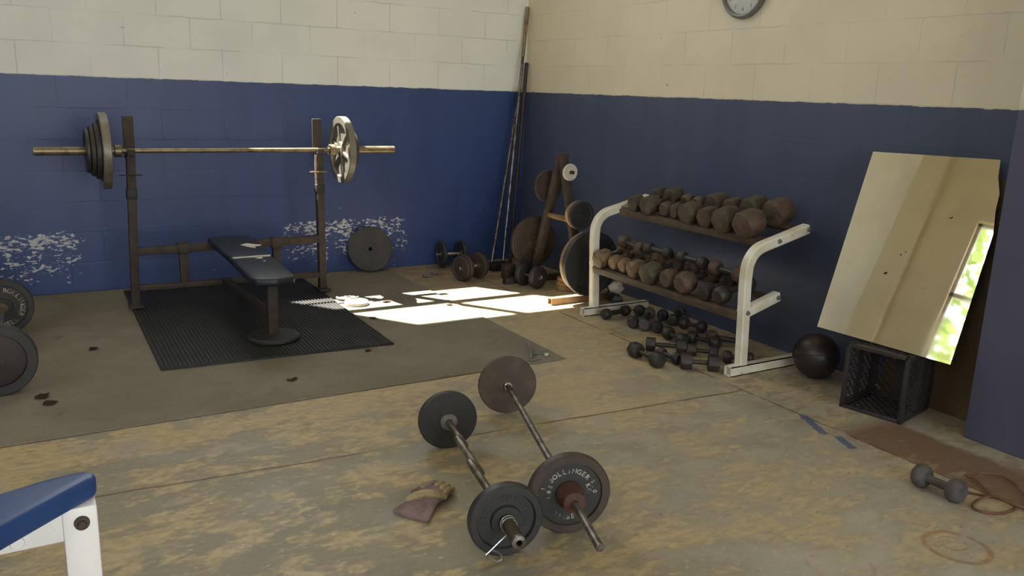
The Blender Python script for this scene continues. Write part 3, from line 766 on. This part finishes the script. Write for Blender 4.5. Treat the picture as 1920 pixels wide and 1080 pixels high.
tilt = .24; sd = Vector((math.cos(tilt), 0, math.sin(tilt))); su = Vector((-math.sin(tilt), 0, math.cos(tilt)))
ORD = ['first', 'second', 'third', 'fourth', 'fifth', 'sixth', 'seventh', 'eighth', 'ninth']
protos = {}
def proto(kind, mk):
    return None
def place_db(key, R, L, grip, rg, mh, label, group, c, axis, spin=0.0, n=6):
    k = (key, round(R, 3))
    mg = M['hex_dark']
    if k not in protos:
        t = make_dumbbell(key, R, L, grip, rg, mh, mg, label, group, n); protos[k] = (t, mh)
    else:
        t = dup(protos[k][0], label, group, None if protos[k][1] is mh else {'head': mh})
        t['label'] = label
    orient(t, c, axis, 1.0, spin)
    return t
def shelf(front, zr, spec, group, shelf_name, rear_dx):
    for i, (y, R, kind, mk, how) in enumerate(spec):
        R *= 1.12
        ctr = Vector((front + rear_dx / 2, y, zr)) + su * (R * (.87 if kind == 'hex' else 1.0) - .003)
        L = R * 1.55; grip = .100
        ang = random.Random(i + len(group)).uniform(-.05, .05)
        axis = Vector((sd.x, ang, sd.z))
        place_db(kind, R, L, grip, .016, M[mk], '%s, %s from left on the %s rack shelf' % (how, ORD[i], shelf_name), group, ctr, axis)
shelf(-.372, .726, [(-1.985, .046, 'hex', 'hex', 'olive brown hex dumbbell'), (-2.125, .054, 'hex', 'hex', 'larger olive brown hex dumbbell'),
    (-2.265, .040, 'round', 'hex_rust', 'small round brown dumbbell'), (-2.362, .040, 'round', 'hex_rust', 'small rusty round dumbbell'),
    (-2.495, .059, 'hex', 'hex', 'wide hex dumbbell with worn face'), (-2.635, .054, 'hex', 'hex_rust', 'rusty brown hex dumbbell'),
    (-2.785, .066, 'hex', 'hex', 'big olive hex dumbbell'), (-2.955, .070, 'hex', 'hex_rust', 'biggest rusty hex dumbbell')], 'dumbbells on the upper shelf', 'upper', .21)
shelf(-.556, .366, [(-1.925, .054, 'hex', 'hex_tan', 'sunlit tan faced hex dumbbell'), (-2.045, .042, 'round', 'hex_tan', 'small round dumbbell with tan end'),
    (-2.140, .042, 'round', 'hex_tan', 'small round tan dumbbell'), (-2.255, .050, 'hex', 'hex_tan', 'hex dumbbell with ochre worn face'),
    (-2.405, .059, 'hex', 'hex', 'large olive hex dumbbell'), (-2.555, .050, 'round', 'hex_rust', 'rounded brown dumbbell'),
    (-2.695, .056, 'round', 'hex_rust', 'fat rounded brown dumbbell'), (-2.845, .044, 'hex', 'hex_dark', 'low dark hex dumbbell'), (-2.965, .044, 'round', 'hex_dark', 'dark round dumbbell half behind the near post')], 'dumbbells on the lower shelf', 'lower', .21)

# extra dumbbells lying across the backs of the shelves
place_db('round', .036, .055, .115, .016, M['hex_dark'], 'dark dumbbell lying lengthwise along the back of the lower shelf', 'dumbbells on the lower shelf', Vector((-.466, -2.628, .510)), (0, 1, .02))
place_db('round', .042, .06, .115, .016, M['hex_rust'], 'rusty dumbbell tilted on top of the others at the far end of the lower shelf', 'dumbbells on the lower shelf', Vector((-.451, -2.07, .496)), (.05, 1, .10))

place_db('round', .042, .06, .115, .016, M['hex_rust'], 'rust brown dumbbell lying across the others beside the near post on the lower shelf', 'dumbbells on the lower shelf', Vector((-.451, -2.89, .494)), (0, 1, .02))
place_db('round', .036, .055, .115, .016, M['hex_dark'], 'dark dumbbell crosswise on top of the middle of the lower shelf', 'dumbbells on the lower shelf', Vector((-.466, -2.335, .510)), (0, 1, .02))
# dumbbells strewn on the floor under the rack
fl = [  # head a, head b (pixels on the floor), radius, kind, material, label
 ((1192, 656), (1232, 674), .042, 'hex', 'hex_dark', 'dark hex dumbbell lying furthest out on the floor under the rack'),
 ((1220, 645), (1278, 650), .038, 'hex', 'hex_dark', 'slim handled dumbbell just behind the outermost one under the rack'),
 ((1241, 662), (1268, 672), .030, 'round', 'hex_dark', 'small dumbbell wedged between two hex dumbbells under the rack'),
 ((1287, 677), (1338, 681), .043, 'hex', 'hex_dark', 'dark hex dumbbell on the floor nearest the front rack post'),
 ((1187, 604), (1199, 582), .034, 'round', 'hex_dark', 'leftmost of three round dumbbells pointing at the wall under the rack'),
 ((1208, 609), (1218, 587), .034, 'round', 'hex_grey', 'middle grey one of three round dumbbells pointing at the wall under the rack'),
 ((1232, 613), (1243, 590), .034, 'round', 'hex_dark', 'rightmost of three round dumbbells pointing at the wall under the rack'),
 ((1135, 589), (1174, 582), .033, 'round', 'hex_dark', 'dark dumbbell lying against the far foot of the rack'),
 ((1253, 624), (1279, 637), .037, 'round', 'hex_dark', 'dumbbell in the middle of the pile under the rack'),
 ((1262, 600), (1274, 584), .035, 'hex', 'hex_dark', 'hex dumbbell at the wall behind the pile under the rack'),
 ((1307, 634), (1332, 640), .037, 'round', 'hex_dark', 'dumbbell right of the middle of the pile under the rack'),
 ((1300, 656), (1336, 660), .034, 'hex', 'hex_dark', 'hex dumbbell behind the one by the front rack post'),
 ((1350, 634), (1375, 638), .038, 'round', 'hex_rust', 'rust brown dumbbell deep under the rack left of the post'),
 ((1366, 669), (1402, 672), .032, 'round', 'hex_dark', 'dumbbell whose end sticks out right of the front rack post'),
]
fl += [((1286, 606), (1312, 612), .036, 'round', 'hex_dark', 'dark dumbbell close to the wall behind the main pile under the rack')]
for i, (a, b, R, kind, mk, lab) in enumerate(fl):
    R *= 1.1
    zc = R * (.87 if kind == 'hex' else 1) + .001
    pa, pb = at_z(*a, zc), at_z(*b, zc)
    c = (pa + pb) / 2; d = pb - pa
    place_db(kind, R, R * 1.3, max(.07, d.length - R * 1.3), .0125, M[mk], lab, 'dumbbells on the floor under the rack', c, d) if (kind, round(R, 3)) not in protos else place_db(kind, R, R * 1.3, .09, .0125, M[mk], lab, 'dumbbells on the floor under the rack', c, d)
# white rag in the far corner under the rack, over a dark dumbbell
rc = at_z(1158, 562, .0)
rcx, rcy = -.235, -1.655
place_db('hex', .045, .06, .10, .0125, M['hex_dark'], 'dark hex dumbbell half covered by the white rag behind the rack', 'dumbbells on the floor under the rack', Vector((rcx, rcy, .0402)), (.5, 1, 0))
rg = MB(); rg.sphere((0, 0, 0), 1, 20)
rr = random.Random(5)
for v_ in rg.bm.verts:
    k = 1 + .16 * math.sin(v_.co.x * 5 + 1) * math.cos(v_.co.y * 4 + v_.co.z * 6)
    v_.co = Vector((rcx - .01 + v_.co.x * .052 * k, rcy - .026 + v_.co.y * .052 * k, .122 + v_.co.z * .038 * k))
tag(obj('rag', rg, M['rag']), 'crumpled white rag under the far end of the dumbbell rack', 'rag')

# lone dumbbell on the right
d1, d2 = at_z(1729, 892, .045), at_z(1792, 920, .045)
dd = (d2 - d1); t = make_dumbbell('round', .045, .052, dd.length - .05, .017, M['hex_grey'], M['hex_grey'], 'lone grey round headed dumbbell on the floor in front of the pier', 'dumbbells on the open floor')
del t['group']; orient(t, (d1 + d2) / 2, dd)

# rust coloured cord beside it
def smooth(pts, n=2):
    for _ in range(n):
        q = [pts[0]]
        for a, b in zip(pts, pts[1:]): q += [a * .75 + b * .25, a * .25 + b * .75]
        pts = q + [pts[-1]]
    return pts
px = [(1813, 923), (1833, 926), (1852, 930), (1881, 936), (1903, 946), (1904, 955), (1881, 962), (1857, 963), (1830, 957), (1821, 948), (1830, 938), (1848, 932), (1862, 929), (1850, 919), (1840, 910), (1828, 895), (1805, 890), (1845, 886), (1881, 891), (1902, 905), (1921, 930), (1950, 945), (1940, 953), (1915, 951), (1881, 938), (1855, 925)]
pts = [at_z(x, y, .0055 + .007 * (i > 10) + .006 * (i > 22)) for i, (x, y) in enumerate(px)]
tag(obj('cord', MB().tube(smooth(pts), .0048, 8), M['cord']), 'thin rust coloured cord looped on the floor beside the lone dumbbell', 'cord')

# ------------------------------------------------------------------ plate tree in the corner with its plates
XT = -.405
ptr = thing('plate_tree', 'rusty A-frame plate tree in the corner behind the white rack', 'plate rack', (XT, -1.2, 0))
obj('leg', MB().bar((XT, -.875, .04), (XT, -1.175, .975), .062, .04, (0, 1, 0)), M['rust'], ptr)
obj('leg', MB().bar((XT, -1.512, .04), (XT, -1.195, .975), .062, .04, (0, 1, 0)), M['rust'], ptr)
def open_tube(x0, x1, y, w, m):
    f = MB(); h = w / 2; t = .005
    f.box((x0, y - h, 0), (x1, y + h, t)); f.box((x0, y - h, w - t), (x1, y + h, w)); f.box((x0, y - h, t), (x1, y - h + t, w - t)); f.box((x0, y + h - t, t), (x1, y + h, w - t))
    f.box((x0 + .05, y - h + t, t), (x0 + .055, y + h - t, w - t))
    return obj('foot', f, m, ptr)
open_tube(-.672, -.10, -1.512, .048, M['rust_tan']); open_tube(-.645, -.12, -.850, .046, M['iron_dark_brown'])
obj('top_cap', MB().box((XT - .033, -1.222, .955), (XT + .033, -1.148, .99), None, .004), M['rust'], ptr)
obj('crossbar', MB().bar((XT, -1.04, .54), (XT, -1.34, .54), .035, .035), M['rust_rim'], ptr)
for ya_, yb_, z in ((-1.22, -1.33, .87), (-1.31, -1.485, .592), (-1.42, -1.625, .285), (-1.10, -.96, .745), (-.965, -.80, .312)):
    obj('peg', MB().cyl((XT, ya_, z), (XT, yb_, z), .0125, 14), M['rust'], ptr)
def tree_plate(y, z, R, t_, m, lab, x=XT, style='rim', **kw):
    hole = .014
    t = thing('weight_plate', lab, 'weight plate', (x, y, z - R), 'plates on the plate tree')
    return plate(t, (x, y, z - (hole - .0125) + .0), (0, 1, 0), R, t_, m, hole, style, name='disc', **kw)
tree_plate(-1.292, .870, .058, .022, M['white_plate'], 'small silver plate at the top of the plate tree', hub=.3)
tree_plate(-1.392, .592, .088, .024, M['rust_rim'], 'plate with light rim behind the dark one halfway up the plate tree')
tree_plate(-1.421, .592, .098, .028, M['rust_rim'], 'middle plate of the halfway stack on the plate tree')
tree_plate(-1.450, .592, .100, .026, M['iron_black'], 'dark plate in front halfway up the plate tree')
tree_plate(-1.545, .285, .212, .038, M['rust_rim'], 'large plate with bare sunlit rim at the bottom of the plate tree')
tree_plate(-1.588, .285, .222, .040, M['iron_black'], 'large black plate in front at the bottom of the plate tree, by the rack post')
tree_plate(-1.022, .745, .116, .03, M['iron_dark_brown'], 'brown plate on the far side near the top of the plate tree')
tree_plate(-.855, .312, .190, .036, M['iron_dark_brown'], 'large rust brown plate low on the far side of the plate tree')
for k, (R, h, nm) in enumerate(((.088, .030, 'lowest'), (.085, .030, 'middle'), (.080, .026, 'topmost'))):
    t = thing('weight_plate', '%s small tan rimmed plate of the stack under the plate tree' % nm, 'weight plate', (-.29, -1.17, .0305 * k), 'plates stacked under the plate tree')
    plate(t, (-.29, -1.17, .0152 + .0305 * k), (0, 0, 1), R, h, M['rust_tan'], .014, name='disc')

# adjustable dumbbells by the wall
def plate_db(c, axis, sep, R, label, two=True, mark=None, m=M['iron_dark_brown']):
    axis = Vector(axis).normalized()
    t = thing('plate_dumbbell', label, 'dumbbell', (c[0], c[1], c[2] - R), 'plate loaded dumbbells in the corner')
    c = Vector(c)
    obj('handle', MB().cyl(c - axis * (sep / 2 + .045), c + axis * (sep / 2 + .045), .013, 16, bev=.002), M['chrome'], t)
    for s_ in (-1, 1):
        q = plate(t, c + axis * s_ * sep / 2, axis, R, .028, m, .0132, hub=.3)
        if two: plate(t, c + axis * s_ * (sep / 2 + .027), axis, R * .92, .022, m, .0132, hub=.3)
        obj('collar', MB().cyl(c + axis * s_ * (sep / 2 - .032), c + axis * s_ * (sep / 2 - .015), .022, 16), M['chrome'], t)
        if mark and s_ == mark[1]:
            tm = frame(c + axis * s_ * (sep / 2 + .039), axis * s_); upl = tm.inverted().to_3x3() @ Vector((0, 0, 1)); ua = math.atan2(upl.y, upl.x)
            b = MB(); text_bm(b, [(ch, tm @ Matrix.Rotation(ua - PI / 2, 4, 'Z') @ T((dx, -.010, 0))) for ch, dx in zip(mark[0], (-.012, .012))], .034)
            obj('lettering', b, M['letter_white'], q)
    return t
plate_db((-.735, -.155, .1086), (1, -.12, 0), .17, .108, 'dark plate loaded dumbbell against the back wall beside the bar block', False, None, M['iron_black'])
plate_db((-.805, -.615, .100), (.93, .30, 0), .15, .100, 'dark brown plate loaded dumbbell standing out from the wall with chrome grip')
t = thing('dumbbell', 'dark round headed dumbbell with a number on its face in front of the plate tree', 'dumbbell', (-.505, -1.0, 0))
c = Vector((-.505, -.995, .0846)); axis = Vector((.28, -1, 0)).normalized()
obj('handle', MB().cyl(c - axis * .06, c + axis * .06, .014, 16), M['chrome'], t)
for s_ in (-1, 1):
    h = MB().lathe([(0, 0), (.05, 0), (.078, .006), (.084, .016), (.084, .042), (.076, .054), (.06, .057), (0, .057)], frame(c + axis * s_ * .04, axis * s_), 40)
    q = obj('head', h, M['block_black'], t)
    if s_ == 1:
        tm = frame(c + axis * .0975, axis); upl = tm.inverted().to_3x3() @ Vector((0, 0, 1)); ua = math.atan2(upl.y, upl.x)
        b = MB(); text_bm(b, [('10', tm @ Matrix.Rotation(ua - PI / 2, 4, 'Z') @ T((0, -.013, 0)))], .040)
        obj('lettering', b, M['letter_white'], q)
br_ = at_z(955, 516, 0)
tag(obj('iron_block', MB().box((-.565, -.735, .0005), (-.475, -.66, .115), None, .006), M['iron_dark_brown']), 'dark rusty iron block on the floor in front of the long bars', 'block')
# small metal bits
for (px_, py_, lab) in ((799, 518, 'small dull metal clamp on the floor beside the black wall plate'), (815, 513, 'bright little metal clip on the floor right of the dull clamp')):
    c = at_z(px_, py_, .009)
    mb = MB().ring((c.x, c.y, .012), (.1, .1, 1), .022, .007, 20, 8); mb.box((c.x + .02, c.y - .008, .001), (c.x + .05, c.y + .008, .016), None, .003)
    tag(obj('metal_clamp', mb, M['iron_grey']), lab, 'clamp', 'metal clamps on the floor')

# long bars leaning in the corner, standing on a black block
tag(obj('rubber_block', MB().box((-.515, -.43, .0005), (-.335, -.31, .055), None, .006), M['block_black']), 'black rubber block under the feet of the long leaning bars', 'block')
def lean_bar(a, b, r, m, lab, tip=None, name='long_bar'):
    a, b = Vector(a), Vector(b); d = (b - a).normalized()
    t = thing(name, lab, 'bar', a, 'long bars leaning in the corner')
    obj('shaft', MB().cyl(a, b, r, 14, bev=.002), m, t)
    if tip:
        s0, s1, rr = tip; obj('sleeve', MB().cyl(b - d * s0, b - d * s1, rr, 16, bev=.002), M['bar_gold'], t)
lean_bar((-.475, -.36, .061), (-.085, -.055, 1.43), .012, M['pole_steel'], 'left one of the chrome bars leaning in the corner')
lean_bar((-.372, -.36, .061), (-.028, -.034, 2.065), .0125, M['pole_steel'], 'tallest chrome bar reaching onto the cream wall in the corner', (.40, 0.0, .0155))
lean_bar((-.262, -.285, .013), (-.022, -.040, 1.63), .016, M['iron_dark_brown'], 'dark steel pole standing right of the chrome bars in the corner')

# ------------------------------------------------------------------ mirror, crate, ball, board
ln, yw = .30, .17
nrm = Vector((-math.cos(ln) * math.cos(yw), -math.cos(ln) * math.sin(yw), math.sin(ln)))
C4 = [Vector(p) for p in ((-.153, -3.473, 1.178), (-.055, -4.033, 1.185), (-.076, -4.046, 1.115), (-.083, -4.072, 1.04), (-.110, -4.080, .97), (-.141, -4.102, .874), (-.315, -4.109, .316), (-.416, -3.482, .335))]
o_ = C4[-1]; C4 = [p - nrm * ((p - o_).dot(nrm)) for p in C4]
mi = thing('mirror', 'large frameless mirror leaning back on the wall above the crate', 'mirror', (-.36, -3.8, .33))
gm = MB(); a = [gm.bm.verts.new(p) for p in C4]; b = [gm.bm.verts.new(p - nrm * .006) for p in C4]
gm.bm.faces.new(a)
for k in range(len(a)): gm.bm.faces.new((a[k], a[(k + 1) % len(a)], b[(k + 1) % len(a)], b[k]))
gm.bm.faces.new(b[::-1])
go = obj('glass', gm, M['mirror'], mi); 
for p in go.data.polygons: p.use_smooth = False
bk = MB(); ctr = sum(C4, Vector()) / len(C4); C5 = [ctr + (p - ctr) * .985 for p in C4]
a = [bk.bm.verts.new(p - nrm * .0065) for p in C5]; b = [bk.bm.verts.new(p - nrm * .012) for p in C5]
bk.bm.faces.new(a)
for k in range(len(a)): bk.bm.faces.new((a[k], a[(k + 1) % len(a)], b[(k + 1) % len(a)], b[k]))
bk.bm.faces.new(b[::-1]); obj('backing', bk, M['plywood'], mi)

cr = thing('milk_crate', 'dark plastic milk crate lying on its side under the mirror', 'crate', (-.25, -3.83, 0))
cA = Vector((-.454, -3.690, .0006)); ey = Vector((.061, -.282, 0)); W_ = ey.length; ey.normalize(); ex = Vector((-ey.y, ey.x, 0)); D_ = .300; H_ = .315
if ex.x < 0: ex = -ex
def cpt(u, v, z): return cA + ex * u + ey * v + Vector((0, 0, z))
def cbar(mb, a, b, w=.016, h=.016, up=(0, 0, 1)): mb.bar(cpt(*a), cpt(*b), w, h, up, .002)
fm = MB()
e = .009
for (v, z) in ((e, e), (W_ - e, e), (e, H_ - e), (W_ - e, H_ - e)): cbar(fm, (0, v, z), (D_, v, z), .018, .018)
for u in (e, D_ - e):
    for z in (e, H_ - e): cbar(fm, (u, 0, z), (u, W_, z), .018, .018)
    for v in (e, W_ - e): cbar(fm, (u, v, 0), (u, v, H_), .018, .018)
obj('frame', fm, M['crate'], cr)
def lattice(P, U, V, nu, nv, handle=None):               # diamond lattice on the panel P + s U + t V, s,t in 0..1
    mb = MB(); n3 = U.cross(V).normalized(); LU, LV = U.length, V.length; step = .042
    def seg(p, q):
        a = P + U * (p[0] / LU) + V * (p[1] / LV); b = P + U * (q[0] / LU) + V * (q[1] / LV)
        if (b - a).length > .012: mb.bar(a, b, .006, .006, n3, 0)
    k = -LV
    while k < LU:
        # line u - t = k
        t0, t1 = max(0, -k), min(LV, LU - k)
        if t1 > t0: seg((k + t0, t0), (k + t1, t1)); seg((LU - k - t0, t0), (LU - k - t1, t1))
        k += step
    # border bands
    for a, b in (((0, .012), (LU, .012)), ((0, LV - .012), (LU, LV - .012))): 
        mb.bar(P + U * (a[0] / LU) + V * (a[1] / LV), P + U * (b[0] / LU) + V * (b[1] / LV), .024, .008, n3, 0)
    for a in (.012, LU - .012): mb.bar(P + U * (a / LU), P + U * (a / LU) + V, .024, .008, n3, 0)
    return mb
Z3 = Vector((0, 0, 1))
obj('side_panel', lattice(cpt(.01, .006, .01), ex * (D_ - .02), Z3 * (H_ - .02), 7, 7), M['crate'], cr)
obj('side_panel', lattice(cpt(.01, W_ - .006, .01), ex * (D_ - .02), Z3 * (H_ - .02), 7, 7), M['crate'], cr)
obj('side_panel', lattice(cpt(.01, .01, .006), ex * (D_ - .02), ey * (W_ - .02), 7, 7), M['crate'], cr)
obj('side_panel', lattice(cpt(.01, .01, H_ - .006), ex * (D_ - .02), ey * (W_ - .02), 7, 7), M['crate'], cr)
obj('base_panel', lattice(cpt(D_ - .006, .01, .01), ey * (W_ - .02), Z3 * (H_ - .02), 7, 7), M['crate'], cr)
for a, b, w, up in (((D_ * .5, .005, .02), (D_ * .5, .005, H_ - .02), .06, ey), ((D_ * .5, W_ - .005, .02), (D_ * .5, W_ - .005, H_ - .02), .06, ey), ((D_ - .005, W_ * .5, .02), (D_ - .005, W_ * .5, H_ - .02), .05, ex)):
    obj('stiffener', MB().bar(cpt(*a), cpt(*b), w, .006, up, 0), M['crate'], cr)

mbl = MB().sphere((-.222, -3.345, .1195), .118, 40)
bl = thing('medicine_ball', 'dark medicine ball on the floor between the rack and the crate', 'ball', (-.222, -3.345, 0))
obj('shell', mbl, M['ball'], bl)
obj('seam', MB().ring((-.222, -3.345, .1195), (.2, .25, 1), .1175, .0022, 48, 6).ring((-.222, -3.345, .1195), (1, .4, -.1), .1175, .0022, 48, 6), M['hex_dark'], bl)
bd = MB(); bd.bar((-.062, -3.90, .001), (-.018, -3.90, 1.10), .54, .018, (1, 0, 0), .002)
tag(obj('board', bd, M['plywood']), 'brown wooden board leaning on the wall behind the mirror and crate', 'board')

# ------------------------------------------------------------------ clock on the right wall
ck = thing('wall_clock', 'round grey rimmed wall clock high on the cream right wall', 'clock', (0, -2.392, 2.035))
cc = Vector((0, -2.392, 2.032)); cm = frame(cc, (-1, 0, 0))
obj('rim', MB().lathe([(.150, .010), (.156, .034), (.166, .036), (.176, .026), (.178, .002), (.150, .002)], cm, 64, True), M['clock_rim'], ck)
dl = obj('dial', MB().lathe([(0, .014), (.153, .014), (.153, .003), (0, .003)], cm, 64), M['clock_dial'], ck)
tm = frame(cc + Vector((-.0145, 0, 0)), (-1, 0, 0)); upl = tm.inverted().to_3x3() @ Vector((0, 0, 1)); ua = math.atan2(upl.y, upl.x)
nm_ = MB()
for h in range(1, 13):
    a = ua - h * PI / 6
    m = tm @ T((.122 * math.cos(a), .122 * math.sin(a), 0)) @ Matrix.Rotation(ua - PI / 2, 4, 'Z') @ T((0, -.011, 0))
    text_bm(nm_, [(str(h), m)], .032, .0006)
obj('numerals', nm_, M['ink_grey'], dl)
hm = MB(); 
for a, L in ((ua - .9, .07), (ua + 1.1, .11)): hm.bar(cc + Vector((-.017, 0, 0)), cc + Vector((-.017, 0, 0)) + (tm.to_3x3() @ Vector((math.cos(a), math.sin(a), 0))) * L, .006, .002, (1, 0, 0), 0)
obj('hand', hm, M['ink_grey'], ck)

# ------------------------------------------------------------------ light: sun through the high window, sky through every opening
W = bpy.data.worlds.new('sky'); S.world = W; W.use_nodes = True
bgn = W.node_tree.nodes['Background']; bgn.inputs[0].default_value = (.955, .98, 1.0, 1); bgn.inputs[1].default_value = 3.3
sl = bpy.data.lights.new('sun', 'SUN'); so = bpy.data.objects.new('sun', sl); COL.objects.link(so)
sl.energy = 26; sl.angle = .0093; sl.color = (1, .93, .80)
so.rotation_mode = 'QUATERNION'; so.rotation_quaternion = Vector((.26, -.36, -1)).to_track_quat('-Z', 'Y')
so.location = (-5, 5, 12)
def portal(name, c, nrm, w, h):
    l = bpy.data.lights.new(name, 'AREA'); l.shape = 'RECTANGLE'; l.size = w; l.size_y = h; l.cycles.is_portal = True
    o = bpy.data.objects.new(name, l); COL.objects.link(o); o.location = c
    o.rotation_mode = 'QUATERNION'; o.rotation_quaternion = Vector(nrm).to_track_quat('-Z', 'Y')
portal('sky_portal_back', ((wx0 + wx1) / 2, .12, (wz0 + wz1) / 2), (0, -1, 0), wx1 - wx0, wz1 - wz0)
for a, b in wins: portal('sky_portal_left', (XL - .15, (a + b) / 2, (lz0 + lz1) / 2), (1, 0, 0), abs(b - a), lz1 - lz0)
portal('sky_portal_front', ((dx0 + dx1) / 2, YF - .15, dz / 2), (0, 1, 0), dx1 - dx0, dz)

vs = S.view_settings
S.display_settings.display_device = 'sRGB'
vs.view_transform = 'Standard'; vs.look = 'None'; vs.gamma = 1.0; vs.use_curve_mapping = False
vs.exposure = 0.70
S.cycles.max_bounces = 10; S.cycles.diffuse_bounces = 6; S.cycles.glossy_bounces = 4
S.cycles.sample_clamp_indirect = 8.0
S.cycles.use_denoising = True
